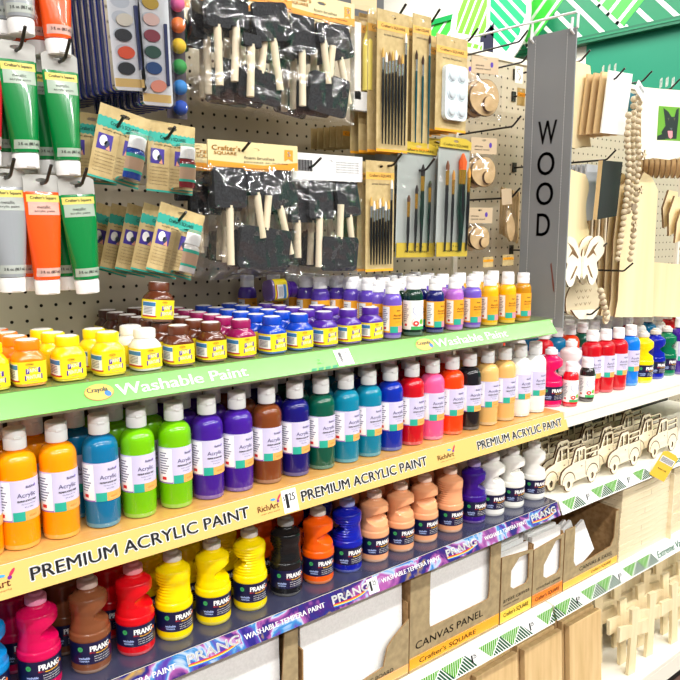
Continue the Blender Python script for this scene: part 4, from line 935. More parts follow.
for k, (px, py, w, h, y, c, s) in enumerate(((519, 75, .030, .040, 1.20, 'w', 'white hang tag with black floral drawing'), (521, 97, .030, .042, 1.19, 'k', 'kraft tag with orange band below the floral tag'), (354, 137, .062, .042, 1.20, 'k', 'kraft tag on hook between the foam brush rows'), (488, 262, .036, .024, 1.12, 'k', 'left kraft tag above the golden bottles'), (508, 260, .040, .026, 1.10, 'k', 'right kraft tag above the golden bottles'))):
    q = at(px, py, y); t = thing('hang_tag', s, 'tag', (q.x, y, q.z))
    mb = MB(); mb.slab([(-w/2, -h/2), (w/2, -h/2), (w/2, h/2), (-w/2, h/2)], .0014, KRAFT if c == 'k' else WHITE, holes=[ell(0, h/2-.006, .005, .002, 10)]); mb.build('card', t)
    f = lambda a, b: (a, -.0010, b); mb = MB()
    if c == 'k': mb.face([f(-w/2, h*.02), f(w/2, h*.02), f(w/2, h*.24), f(-w/2, h*.24)], ORG); mb.text("Crafter's", -w*.4, h*.06, w*.8, h*.12, INK, f, .01)
    else:
        for i in range(9): a = i*.7; mb.poly(ell(.004*sin(a)*(1+i*.2), -.012+.003*i, .0022, .0012, 8, a), INK, f)
        mb.face([f(-.0003, -.016), f(.0003, -.016), f(.0003, .014), f(-.0003, .014)], INK)
    mb.build('printing', t)
for i in range(1, 6):
    q = at(354, 137, 1.20); t = thing('hang_tag', 'kraft tag stacked %s behind the tag between foam brush rows' % ORD[i], 'tag', (q.x-.004*i, 1.20+.016*i, q.z)); mb = MB(); mb.slab([(-.031, -.021), (.031, -.021), (.031, .021), (-.031, .021)], .0014, KRAFT); mb.build('card', t)
# yellow and white pouch between brushes
tl = at(352, 5, 1.12); 
t = thing('craft_pouch', 'clear pouch with white tools and yellow label, left of brushes', 'craft pouch', (at(364, 5, 1.12).x, 1.12, tl.z))
mb = MB(); mb.slab([(-.032, -.005), (.032, -.005), (.032, .05), (-.032, .05)], .0015, mat((214, 192, 150), .6)); mb.build('header_card', t)
mb = MB(); mb.box(-.028, -.012, -.006, .006, -.17, -.03, mat((240, 236, 226), .5)); mb.build('tool', t)
mb = MB(); mb.tube([(.010, 0, -.15), (.010, 0, -.06), (.010, 0, -.04)], [.010, .010, .003], mat((240, 222, 110), .4), 14); mb.build('glue_tube', t)
mb = MB(); mb.tube([(.010, 0, -.04), (.010, 0, -.025)], [.004, .002], mat((244, 210, 40), .4), 12); mb.build('nozzle', t)
mb = MB(); mb.slab(rrect(-.030, .030, -.190, -.155, .006), .012, mat((226, 226, 222), .3)); mb.build('tray', t)
mb = MB(); mb.grid(lambda u, v: ((u-.5)*.066, -.016*sin(pi*u)**.6+crinkle(u*.06, v*.2, 77)*.5, -.195+.195*v), 20, 40, BAG); mb.build('film', t)
# round sponge dabbers pouch
q = at(181, 118, 1.13); t = thing('sponge_dabber_pack', 'clear pack of small round coloured sponges, left of foam brushes', 'sponge set', (q.x, 1.13, q.z))
for k, c in enumerate(((20, 70, 170), (50, 130, 200), (50, 150, 70), (230, 190, 40), (240, 120, 40), (230, 100, 160), (150, 60, 140))):
    mb = MB(); M_ = Matrix.Translation((.0, 0, .016+.032*k)); rr = .012; m = mat(c, .7)
    mb.lathe([(0, -rr, m)]+[(rr*cos(a), rr*sin(a), m) for a in [(-.8+1.6*i/8)*pi/2*1.1 for i in range(9)]]+[(0, rr, m)], 18, M=M_); mb.build('sponge', t)
mb = MB(); mb.grid(lambda u, v: ((u-.5)*.04, -.018*sin(pi*u)**.6+crinkle(u*.04, v*.23, 91)*.4, .235*v), 14, 40, BAG); mb.build('film', t)
mb = MB(); mb.box(-.018, .018, .012, .0135, 0, .235, mat((90, 80, 90), .6)); mb.build('backing', t)
# free hooks
for px, py, y, s in ((406, 4, 1.08, 'topmost dark hook above the brush cards'), (440, 9, 1.08, 'dark hook above the teal brushes'), (478, 28, 1.08, 'dark hook above the palette card'), (528, 30, 1.12, 'thin dark hook beneath the white wire arm'), (531, 51, 1.16, 'thin dark hook left of the grey sign, above the tags'), (521, 116, 1.13, 'empty dark hook left of the grey sign'), (435, 158, 1.06, 'dark hook above the clear brush pouches'), (402, 153, 1.06, 'dark hook above the lower brush card'), (520, 188, 1.10, 'dark hook carrying the almond shaped pack'), (590, 50, 1.1, 'dark hook just right of the grey sign top')):
    hook(px, py, y, s)
# leftover wooden tags behind the pod
for k in range(7):
    q = at(511+k*2.2, 196+k, 1.24-.02*k); t = thing('wooden_tag', 'rounded brown wooden tag, %s from the left behind the pod pack' % ['first', 'second', 'third', 'fourth', 'fifth', 'sixth', 'seventh'][k], 'wood craft', (q.x, 1.27-.022*k, q.z), (0, 0, .9))
    mb = MB(); mb.slab(rrect(-.012, .012, -.10, .025, .011), .003, SLICE); mb.build('tag_board', t); mb = MB(); mb.tube([(0, 0, .018), (-.02, .02, .022), (-.02-.0, 1.326-t.location.y, .022)], .0012, METAL) if False else mb.slab(ell(0, .016, .003, .003, 10), .0034, METAL); mb.build('eyelet', t)
# ------------------------------------------------------------------ boxed canvases
CANV = noisy('primed_canvas', (236, 236, 234), (246, 246, 244), 250, .7, bump=.15)
FY = 1.0
def dbox(p0, p1, h, front, label, depth=.20, texts=(), band=None, bandtext=None, side_h=None, bandz=(.006, .026), extra=None):
    x0, x1 = px_x(p0, FY, Z4+.05), px_x(p1, FY, Z4+.05); w = x1-x0
    t = thing('display_box', label, 'display box', (x0, FY, Z4))
    sh = side_h or h
    fr = [(u*w, v) for u, v in front[0]]; hs = [[(u*w, v) for u, v in H_] for H_ in front[1:]]
    mb = MB(); mb.slab(fr, .003, BOXK, KRAFTD, holes=hs); mb.build('front_panel', t)
    for xx, sd in ((.0015, 0), (w-.0015, 1)):
        mb = MB(); mb.slab([(.002, 0), (depth, 0), (depth, h), (.002, sh)], .003, KRAFTD, mp=lambda a, b, c: (xx+b, a, c)); mb.build('side_panel', t)
    mb = MB(); mb.box(0, w, depth-.003, depth, 0, h, KRAFTD); mb.build('back_panel', t)
    mb = MB(); mb.box(0.003, w-.003, 0.002, depth-.003, 0, .003, KRAFTD); mb.build('base', t)
    f = lambda a, b: (a, -.0019, b); f2 = lambda a, b: (a, -.0023, b)
    if band:
        mb = MB(); mb.face([f(0, bandz[0]), f(w, bandz[0]), f(w, bandz[1]), f(0, bandz[1])], band); b = mb.build('colour_band', t)
        mb = MB()
        for k in range(int(w/.004)): 
            for zz in (bandz[0]+.0015, bandz[1]-.0015): mb.face([f2(.004*k, zz), f2(.004*k+.0022, zz), f2(.004*k+.0022, zz+.0005), f2(.004*k, zz+.0005)], WHITE)
        mb.build('stitch_line', b)
        if bandtext:
            mb = MB()
            for s_, u, z, uw, hh in bandtext: mb.text(s_, u*w, z, uw*w, hh, INK, f2, .02)
            mb.build('lettering', b)
    for s_, u, z, uw, hh in texts:
        mb = MB(); mb.text(s_, u*w, z, uw*w, hh, INK, f, .012); mb.build('lettering', t)
    return t, x0, w
def canvas(x0, x1, y, z0, z1, label, lean=.06, group=None, yaw=0, m=CANV, th=.004, roll=0):
    t = thing('canvas_panel', label, 'canvas', ((x0+x1)/2, y, z0), (-lean, roll, yaw), group); w = x1-x0
    mb = MB(); mb.slab([(-w/2, 0), (w/2, 0), (w/2, z1-z0), (-w/2, z1-z0)], th, m); bevel(mb.build('panel', t), .0008)
    return t
t, x0, w = dbox(90, 298, .20, [[(0, 0), (1, 0), (1, .235), (.93, .235), (.90, .06), (.84, .02), (0, .02)]], 'long kraft box holding large white boards at lower left', side_h=.23)
for k in range(4): canvas(x0+.006, x0+w-.03, 1.012+.012*k, Z4+.004, Z4+.235, 'large white board in the lower left kraft box, %s from the front' % ['first', 'second', 'third', 'fourth'][k], .03)
t, x0, w = dbox(303, 408, .18, [[(0, 0), (1, 0), (1, .125), (.84, .100), (.78, .085), (.74, .046), (.45, .036), (.30, .052), (.26, .060), (.0, .060)]], 'kraft box with low curved front reading board', texts=(('ACRYLIC BOARD', .42, .026, .42, .009),), band=mat((246, 176, 100), .5), bandtext=(("Crafter's SQUARE", .3, .010, .4, .009),), side_h=.16)
f = lambda a, b: (a, -.0021, b); mb = MB(); mb.face([f(.055, .03), f(.095, .03), f(.095, .055), f(.055, .055)], mat((246, 176, 100), .5)); mb.text('24', .060, .037, .026, .014, INK, lambda a, b: (a, -.0025, b), .02); mb.build('count_patch', t)
for k in range(4): canvas(x0+.006, x0+w-.006, 1.012+.012*k, Z4+.004, Z4+.228, 'white board standing %s in the low fronted kraft box' % ['foremost', 'second', 'third', 'fourth'][k], .03)
t, x0, w = dbox(409, 498.5, .225, [[(0, 0), (1, 0), (1, .225), (0, .225)], rrect(.20, .875, .082, .215, .02)], 'kraft box reading canvas panel with large square window', texts=(('CANVAS PANEL', .06, .048, .74, .017),), band=ORG, bandtext=(("Crafter's SQUARE", .10, .012, .62, .013),), bandz=(.006, .034))
for k in range(3): canvas(x0+.006, x0+w-.006, 1.010+.012*k, Z4+.004, Z4+.205, 'white canvas panel behind the square window, %s from front' % ['first', 'second', 'third'][k], .03)
t, x0, w = dbox(500, 531, .165, [[(0, 0), (1, 0), (1, .155), (.0, .168)], [(.30, .085), (.42, .075), (.80, .075), (.88, .085), (.88, .150), (.55, .150), (.30, .125)]], 'narrow kraft box reading artist canvas', texts=(('artist canvas', .08, .052, .84, .010), ('canevas artiste', .08, .043, .5, .005)), band=YEL, bandtext=(("Crafter's SQUARE", .10, .014, .8, .013),), bandz=(.004, .034))
for k in range(5): canvas(x0+.004, x0+w-.004, 1.010+.014*k, Z4+.004, Z4+.172+.004*k, 'white canvas in the narrow artist canvas box, %s from front' % ['first', 'second', 'third', 'fourth', 'fifth'][k], .02)
t, x0, w = dbox(532, 562, .165, [[(0, 0), (1, 0), (1, .160), (.0, .150)], [(.34, .070), (.46, .060), (.82, .060), (.90, .070), (.90, .150), (.72, .150), (.34, .100)]], 'narrow kraft box reading stretched canvas with orange band', texts=(('stretched canvas', .12, .042, .8, .008),), band=mat((244, 130, 30), .5), bandtext=(("Crafter's SQUARE", .10, .012, .8, .012),), bandz=(.004, .034))
for k in range(6): canvas(x0+.004, x0+w-.004, 1.010+.014*k, Z4+.004, Z4+.178+.003*k, 'white canvas in the stretched canvas box, %s from front' % ['first', 'second', 'third', 'fourth', 'fifth', 'sixth'][k], .02, th=.010)
t, x0, w = dbox(563, 617, .165, [[(0, 0), (1, 0), (1, .155), (.93, .155), (.92, .08), (.86, .060), (.22, .050), (.17, .070), (.17, .165), (0, .165)]], 'open kraft box reading canvas and easel beside the pale planks', texts=(('CANVAS & EASEL', .28, .034, .62, .011),), band=mat((250, 190, 70), .5), bandtext=(("Crafter's SQUARE", .5, .010, .38, .009),), bandz=(.004, .024), side_h=.155)
for k, (a, b, hh, ro) in enumerate(((.30, .74, .098, -.40), (.24, .66, .092, -.36), (.36, .74, .08, -.45))):
    tt = canvas(x0+a*w, x0+b*w, 1.03+.03*k, Z4+.03, Z4+.03+hh, 'small tilted canvas lying %s in the open canvas and easel box' % ['foremost', 'second', 'rearmost'][k], .15, roll=ro, th=.008)
    if k < 2:
        mb = MB(); ww = (b-a)*w; mb.face([(-ww/2, -.0046, hh*.55), (-ww*.1, -.0046, hh*.55), (-ww*.1, -.0046, hh*.8), (-ww/2, -.0046, hh*.8)], mat((232, 180, 90), .5)); mb.build('paper_wrap', tt)
# ------------------------------------------------------------------ pale planks
PLK = noisy('pale_plank', (228, 212, 174), (246, 234, 204), 5, .6, (1, 1, 8), 4)
for si, (p0, p1) in enumerate(((618.5, 667.5), (669.5, 735))):
    x0, x1 = px_x(p0, 1.0, Z4+.1), px_x(p1, 1.0, Z4+.1)
    for k in range(14):
        t = thing('wooden_plank', 'pale plank in the %s stack right of the canvas boxes' % ['left', 'right'][si], 'plank', ((x0+x1)/2, 1.03, Z4+.0162*k), (0, 0, random.uniform(-.012, .012)), '%s stack of pale planks' % ['left', 'right'][si])
        w = (x1-x0)/2-.001
        if k % 3 == 1: sp = random.uniform(-.2, .3)*w
        else: sp = None
        mb = MB()
        mb.box(-w, w, -.035, .10, 0.0002, .0151, PLK)
        mb.build('board', t)
        if sp is not None: mb = MB(); mb.box(sp, sp+.0006, -.0353, -.035, .001, .015, WOODD); mb.build('split', t)
t = thing('wooden_plank', 'thin upright wooden strip between the two plank stacks', 'plank', (px_x(668.5, .995, Z4+.1), .985, Z4)); mb = MB(); mb.box(-.003, .003, -.003, .01, 0, .20, PLK); mb.build('board', t)
# ------------------------------------------------------------------ wooden pickups
TRK = noisy('laser_cut_ply', (240, 226, 192), (250, 240, 214), 8, .6, (1, 1, 10), 4)
BURN = noisy('scorched_edge', (70, 46, 24), (104, 74, 44), 30, .8)
def truck_mesh():
    mb = MB(); s = .182; h = .112
    def arc(cx, r, a0, a1, n=8): return [(cx+r*cos(radians(a0+(a1-a0)*i/n)), .20+r*sin(radians(a0+(a1-a0)*i/n))) for i in range(n+1)]
    ws = lambda cx: [(cx+.105*cos(radians(a)), .20+.19*sin(radians(a))) for a in range(190, 351, 16)]
    P = [(0, .24), (.05, .20)]+ws(.20)+[(.36, .19), (.66, .19)]+ws(.80)+[(.96, .22), (1, .24), (1, .56), (.985, .60), (.64, .60), (.635, .88), (.60, .94), (.42, .94), (.375, .90), (.28, .60), (.12, .56), (.04, .50), (.0, .40)]
    P = [(a*s-s/2, b*h) for a, b in P]
    W1 = [(.335, .62), (.445, .62), (.445, .86), (.41, .86)]; W2 = [(.475, .62), (.60, .62), (.595, .86), (.475, .86)]
    hs = [[(a*s-s/2, b*h) for a, b in q] for q in (W1, W2)]+[ell(cx*s-s/2, .17*h, .0072, .0086, 14) for cx in (.20, .80)]
    mb.slab(P, .004, TRK, BURN, holes=hs)
    f = lambda a, b: (a, -.0022, b)
    for i in range(len(P)):      # scorched outline
        p, q = P[i], P[(i+1) % len(P)]; c = (0, .045)
        mb.face([f(*p), f(*q), f(q[0]*.982, q[1]+(c[1]-q[1])*.022), f(p[0]*.982, p[1]+(c[1]-p[1])*.022)], BURN)
    for cx in (.20, .80):
        pts = [(cx+.165*cos(radians(a)), .22+.24*sin(radians(a))) for a in range(0, 181, 15)]; inn = [(cx+.150*cos(radians(a)), .22+.215*sin(radians(a))) for a in range(180, -1, -15)]
        mb.poly([(a*s-s/2, b*h) for a, b in pts+inn], BURN, f)
    for a, b, c, d in ((.62, .628, .25, .58), (.50, .54, .48, .50)): mb.face([f(a*s-s/2, c*h), f(b*s-s/2, c*h), f(b*s-s/2, d*h), f(a*s-s/2, d*h)], BURN)
    for zz in (.70, .82): mb.slab([(.63*s-s/2, zz*h), (.97*s-s/2, zz*h), (.97*s-s/2, (zz+.035)*h), (.63*s-s/2, (zz+.035)*h)], .004, TRK, BURN)
    mb.slab([(.94*s-s/2, .59*h), (.97*s-s/2, .59*h), (.97*s-s/2, .86*h), (.94*s-s/2, .86*h)], .004, TRK, BURN)
    return mb
for ci, (p, cn) in enumerate(((580, 'left'), (624, 'middle'), (663, 'right'))):
    X = px_x(p, 1.0, Z3+.04)
    for k in range(7):
        t = thing('wooden_truck', 'wooden pickup cutout, %s row, %s from the shelf front' % (cn, ['first', 'second', 'third', 'fourth', 'fifth', 'sixth', 'seventh'][k]), 'wood craft', (X+(-.030 if k % 2 else .014)*(k > 0), .998+.030*k, Z3+.0005), (-.05, 0, random.uniform(-.06, .06)))
        part('cutout', 'truck', truck_mesh, t)
q = at(664, 466, .945); t = thing('shelf_tag', 'yellow barcode tag hanging tilted from the pickup shelf rail', 'tag', (q.x, .945, q.z), (0, .50, -.65)); t.scale = (1.15, 1.15, 1.15)
mb = MB(); mb.slab([(-.021, -.034), (.021, -.034), (.021, .030), (.012, .036), (-.012, .036), (-.021, .030)], .001, YEL, mp=lambda a, b, c: (a, b+.0*c, c)); mb.build('card', t)
f = lambda a, b: (a, -.0008, b); mb = MB(); mb.face([f(-.018, .006), f(.018, .006), f(.018, .022), f(-.018, .022)], WHITE)
for k in range(13): mb.face([(-.016+.0025*k, -.0011, .008), (-.0148+.0025*k, -.0011, .008), (-.0148+.0025*k, -.0011, .020), (-.016+.0025*k, -.0011, .020)], INK)
mb.text('wood craft', -.012, -.012, .024, .005, INK, f, .01); mb.build('printing', t)
mb = MB(); mb.box(-.004, .004, .0006, .016, .026, .033, YEL); mb.build('tab', t)
# ------------------------------------------------------------------ bottom deck
BLK = noisy('tan_pine_board', (206, 172, 118), (226, 194, 142), 6, .6, (8, 1, .8), 5)
for bi, (p0, p1, py, cnt, yy) in enumerate(((392, 434, 712, 5, 1.0), (438, 477, 688, 5, 1.0), (482, 525, 668, 5, 1.0), (531, 568, 643, 5, .998), (576, 607, 620, 5, .992))):
    tl = at(p0, py, yy); tr_ = at(p1, py-12, yy); x0, x1 = tl.x, px_x(p1, yy, tl.z); z1 = at((p0+p1)/2, py, yy).z
    for k in range(cnt):
        t = thing('wooden_board', 'tan wooden board, %s of the %s upright stack on the bottom deck' % (ORD[k] or 'front one', ['first', 'second', 'third', 'fourth', 'fifth'][bi]), 'wood board', ((x0+x1)/2-.003*k, yy+.020*k, Z5+.0005), (-.07+.0*k, 0, random.uniform(-.03, .03)))
        w = (x1-x0)/2-.002; mb = MB(); mb.box(-w, w, 0, .016, 0, z1-Z5+.004*(k % 3), BLK); bevel(mb.build('board', t), .0015)
CRS = noisy('pale_cross_wood', (226, 206, 162), (244, 228, 190), 6, .6, (6, 1, 1), 4)
def cross_mesh():
    mb = MB(); a, b, h, az = .0185, .078, .200, .135
    P = [(-a, 0), (a, 0), (a*.9, az-a), (b, az-a*1.2), (b, az+a*1.2), (a*.9, az+a), (a*1.1, h), (-a*1.1, h), (-a*.9, az+a), (-b, az+a*1.2), (-b, az-a*1.2), (-a*.9, az-a)]
    mb.slab([(x, z) for x, z in P], .010, CRS); return mb
zt_ = at(637, 570, 1.02).z
hcr = zt_-Z5
sc = 1.04
for ri in range(5):
    for ci in range(5):
        X = px_x(629, 1.0, Z5+.1)+ci*.128+(.060 if ri % 2 else 0)-.03*(ri > 0); y = .990+.044*ri+.014*(ci % 2)
        t = thing('wooden_cross', 'pale wooden cross on the bottom deck, %s row back, %s from the tan boards' % (['front', 'second', 'third', 'fourth', 'fifth'][ri], ['first', 'second', 'third', 'fourth', 'fifth'][ci]), 'wood craft', (X, y, Z5+.0005), (-.06, random.choice((0, 0, .10)), random.uniform(-.15, -.02)))
        t.scale = (.92, 1, sc*(.93+.03*ri)); part('cutout', 'cross', cross_mesh, t)
# ------------------------------------------------------------------ right bay, hanging wood crafts
def plaque(name, outline_px, y, label, m, th=.006, cat='wood craft', side=None, roll=0, smooth=0, yaw=0, holes=(), pname='board', copies=0, dy=.012, dx=0, clabel=None, group=None):
    pts = [at(px, py, y) for px, py in outline_px]; cx = sum(p.x for p in pts)/len(pts); cz = max(p.z for p in pts)
    P = [(p.x-cx, p.z-cz) for p in pts]; H_ = [[(at(a, b, y).x-cx, at(a, b, y).z-cz) for a, b in h] for h in holes]
    if smooth: P = smooth_loop(P, smooth)
    out = []
    for k in range(copies+1):
        t = thing(name, label if k == 0 else clabel, cat, (cx+dx*k, y+dy*k, cz), (0, roll, yaw), group if k else None)
        mb = MB(); mb.slab(P, th, m, side, holes=H_); mb.build(pname, t); out.append(t)
    out[0]['_o'] = 0; del out[0]['_o']
    return out[0], cx, cz
PLQ = noisy('birch_ply_face', (240, 216, 160), (250, 232, 186), 3.2, .55, (5, 1, .6), 5)
plaque('wooden_plaque', [(548, 58), (578, 62), (589, 66), (590, 76), (588, 86), (591, 98), (589, 110), (591, 124), (589, 138), (590, 147), (582, 146), (575, 149), (566, 146), (548, 147)], 1.10, 'wavy edged birch plaque hanging right of the grey sign, top', PLQ, side=WOODD, copies=4, dy=.012, clabel='wavy edged wooden plaque stacked behind the top birch plaque', group='wavy plaques on the upper hook')
plaque('wooden_plaque', [(548, 172), (580, 173), (586, 178), (588, 188), (585, 205), (586, 222), (588, 235), (582, 246), (570, 249), (548, 249)], 1.08, 'birch board with rounded corner below the wavy plaque', PLQ, side=WOODD, smooth=4)
FRM = mat((214, 184, 136), .6)
plaque('canvas_panel', [(608.8, 70.5), (631.8, 74.2), (623.4, 135.2), (600.7, 132.8)], 1.03, 'tall white blank panel hanging foremost on its hook', WHITE, th=.005, cat='canvas', copies=9, dy=.019, dx=-.001, clabel='wood edged panel stacked behind the tall white blank panel', group='panels on the upper hook')
for o in bpy.data.objects:
    if o.get('group') == 'panels on the upper hook':
        for c in o.children:
            c.data.materials.clear(); 
            for m_ in (FRM,): c.data.materials.append(m_)
plaque('chalk_panel', [(600.7, 160.5), (620.5, 162), (614.5, 216), (594.8, 219.6)], 1.04, 'black chalk panel with tan wooden edge', mat((38, 42, 42), .5), th=.012, side=FRM, cat='panel')
plaque('canvas_panel', [(586, 164), (600, 166), (598, 218), (582, 222)], 1.09, 'grey white blank panel behind the black chalk panel', mat((206, 208, 212), .5), th=.006, cat='canvas', copies=3, dy=.014, clabel='blank panel stacked behind the grey white panel', group='blank panels by the chalk panel')
for k in range(9):
    p = 584+k*3.4; q = at(p, 246, 1.10+.01*(k % 3)); z1 = at(p, 205, 1.10).z
    t = thing('wooden_stick', 'thin wooden stick, %s from the left below the black panel' % ['first', 'second', 'third', 'fourth', 'fifth', 'sixth', 'seventh', 'eighth', 'ninth'][k], 'wood craft', (q.x, 1.10+.01*(k % 3), q.z)); mb = MB(); mb.box(-.003, .003, -.002, .002, 0, z1-q.z, SLICE if k % 2 else TRK); mb.build('rod', t)
TAGW = noisy('cream_birch', (228, 204, 154), (244, 226, 182), 2.4, .55, (5, 1, .5), 4)
plaque('wooden_tag_board', [(626, 186), (637, 184), (643, 172), (651, 177), (657, 190), (654, 240), (652, 317), (614, 317), (617, 300), (620, 240)], 1.07, 'large cream wooden tag board with pointed top', TAGW, th=.005, side=WOODD, copies=6, dy=.020, dx=-.002, clabel='cream wooden tag board stacked behind the large pointed one', group='tag boards on the centre hook')
plaque('wooden_board', [(651, 262), (700, 266), (698, 318), (648, 316)], 1.09, 'cream square board behind the bottles at the right edge', TAGW, side=WOODD)
t, cx, cz = plaque('photo_plaque', [(640, 87), (660, 89), (700, 92), (700, 158), (684, 156), (668, 160), (652, 158), (640, 160)], 1.02, 'cream wooden plaque with photo of a black dog', mat((250, 242, 222), .5), side=FRM, th=.006)
def loc(px, py): q = at(px, py, 1.02); return (q.x-cx, -.0036, q.z-cz)
mb = MB(); mb.face([loc(655.5, 140), loc(700, 142), loc(700, 109), loc(657.5, 106)], mat((110, 170, 50), .4)); pc = mb.build('photo', t)
def l2(px, py, d=.0005): a = loc(px, py); return (a[0], a[1]-d, a[2])
mb = MB()
def pl(pts, m, d): 
    pp = [loc(*p) for p in pts]; mb.poly([(p[0], p[2]) for p in pp], m, lambda a, b: (a, -.0036-d, b))
DB = mat((30, 32, 36), .5)
pl([(662, 139), (660, 132), (664, 126), (663, 116), (662, 108), (667, 112), (670, 117), (673, 117), (675, 110), (677.5, 108), (677, 120), (676, 128), (675, 139)], DB, .0004); pl([(655.6, 140), (656, 136), (661, 134), (664, 139.5)], DB, .0005)
pl([(666, 131), (671, 131), (671, 137), (669, 139), (667, 137)], mat((240, 150, 160), .4), .0007); pl([(666, 118), (668, 118), (667, 121)], mat((90, 80, 60), .4), .0006); pl([(672, 118), (674, 118), (673, 121)], mat((90, 80, 60), .4), .0006); pl([(668, 128), (671, 128), (670, 131)], mat((90, 92, 100), .4), .0006)
mb.build('dog_picture', pc)
# scalloped pieces, gables and sticks at far right
for k in range(9):
    p = 641+k*5.5; q = at(p, 160, 1.10-.006*k); t = thing('scalloped_piece', 'scalloped brown wooden piece, %s from the left under the dog plaque' % ['first', 'second', 'third', 'fourth', 'fifth', 'sixth', 'seventh', 'eighth', 'ninth'][k], 'wood craft', (q.x, 1.10-.006*k, q.z), (0, 0, .8))
    mb = MB(); mb.slab(smooth_loop([(-.02, 0), (.02, 0), (.022, -.03), (.008, -.05), (-.012, -.046), (-.022, -.03)], 3), .004, SLICE, WOODD); mb.build('cutout', t)
for k, (a, b, c, d) in enumerate(((668, 190, 657, 228), (674, 196, 662, 236), (682, 205, 668, 243), (690, 214, 674, 250))):
    plaque('wooden_gable', [(a-6, b+18), (a, b), (a+9, b+2), (a+9, d-8), (c+6, d)], 1.14-.02*k, 'pale folded wooden gable, %s from the top near the right edge' % ['first', 'second', 'third', 'fourth'][k], TAGW, side=WOODD)
BEAD = noisy('raw_wood_bead', (186, 168, 134), (222, 206, 174), 12, .6)
def bead_mesh():
    mb = MB(); r = 1.0; mb.lathe([(0, -r, BEAD)]+[(r*cos(a), r*sin(a), BEAD) for a in [(-.9+1.8*i/10)*pi/2 for i in range(11)]]+[(0, r, BEAD)], 14); return mb
def garland(pts, y, label, r=.0088):
    P = [at(a, b, y) for a, b in pts]; t = thing('bead_garland', label, 'garland', tuple(P[0]))
    L = [0]
    for a, b in zip(P, P[1:]): L.append(L[-1]+(b-a).length)
    n = int(L[-1]/(r*1.9)); mb = MB(); mb.tube([p-P[0] for p in P], .0008, HAND); mb.build('string', t)
    for i in range(n):
        s_ = L[-1]*(i+.5)/n; j = max(k for k in range(len(L)) if L[k] <= s_); j = min(j, len(P)-2); p = P[j].lerp(P[j+1], (s_-L[j])/(L[j+1]-L[j]))-P[0]
        o = part('bead', 'bead', bead_mesh, t, loc=(p.x+random.uniform(-.001, .001), p.y, p.z), rot=(0, random.uniform(0, 3), 0)); rr = r*random.choice((1, 1, .85, 1.1)); o.scale = (rr, rr, rr*.92)
garland([(638, 94), (640, 104), (637, 130), (639, 160), (636, 200), (633, 240), (630, 262)], .995, 'right strand of round wooden beads beside the dog plaque', .0078)
garland([(629, 112), (627, 140), (629, 170), (626, 200), (622, 232), (617, 262)], 1.005, 'left strand of wooden beads in front of the tag board', .0078)
garland([(634, 96), (633, 130), (633, 165), (631, 190), (628, 214)], 1.02, 'short middle strand of wooden beads between two longer ones', .0085)
garland([(600, 288), (603, 300), (606, 312), (607, 322)], 1.02, 'short low strand of wooden beads above the white caps', .0085)
q = at(617, 318, 1.0); t = thing('wooden_disc', 'oval pale wooden disc lying among white bottle caps', 'wood craft', (q.x, 1.03, q.z), (0, .3, 0)); mb = MB(); mb.slab(ell(0, 0, .014, .019, 20), .004, TRK, FRM); mb.build('cutout', t)
for k, (px, py, r) in enumerate(((643, 155, .013), (640, 190, .011), (634, 226, .012))):
    q = at(px, py, .985); t = thing('wooden_star', '%s small wooden star hanging on the bead strands' % ['upper', 'middle', 'lower'][k], 'wood craft', (q.x, .982, q.z)); mb = MB(); mb.slab([(r*(1 if i % 2 == 0 else .4)*sin(pi*i/5+.2), r*(1 if i % 2 == 0 else .4)*cos(pi*i/5+.2)) for i in range(10)], .003, BEAD, WOODD); mb.build('cutout', t)
q = at(633, 207, .985); t = thing('wooden_bear', 'small brown wooden animal charm on the beads', 'wood craft', (q.x, .983, q.z)); mb = MB(); mb.slab(smooth_loop([(-.010, -.006), (-.008, .004), (-.010, .009), (-.004, .008), (.006, .009), (.012, .003), (.009, -.006), (.004, -.010), (-.004, -.009)], 4), .003, mat((150, 132, 108), .6)); mb.build('cutout', t)
q = at(641, 91, .985); t = thing('hang_tag', 'white barcode hang tag tilted above the bead strands', 'tag', (q.x, .985, q.z), (0, .55, 0))
mb = MB(); mb.slab(rrect(-.026, .026, -.014, .014, .003), .001, WHITE); mb.build('card', t)
mb = MB()
for k in range(9): mb.face([(-.014+.003*k, -.0008, 0), (-.0125+.003*k, -.0008, 0), (-.0125+.003*k, -.0008, .008), (-.014+.003*k, -.0008, .008)], INK)
for k in range(3): mb.text('wood bead garland', -.018, -.004-.0035*k, .034, .0022, mat((120, 110, 110), .5), lambda a, b: (a, -.0008, b))
mb.build('printing', t)
plaque('teal_charm', [(629, 92), (636, 96), (634, 110), (627, 118)], 1.06, 'small teal felt piece behind the white hang tag', mat((20, 96, 110), .7), th=.004, cat='wood craft')
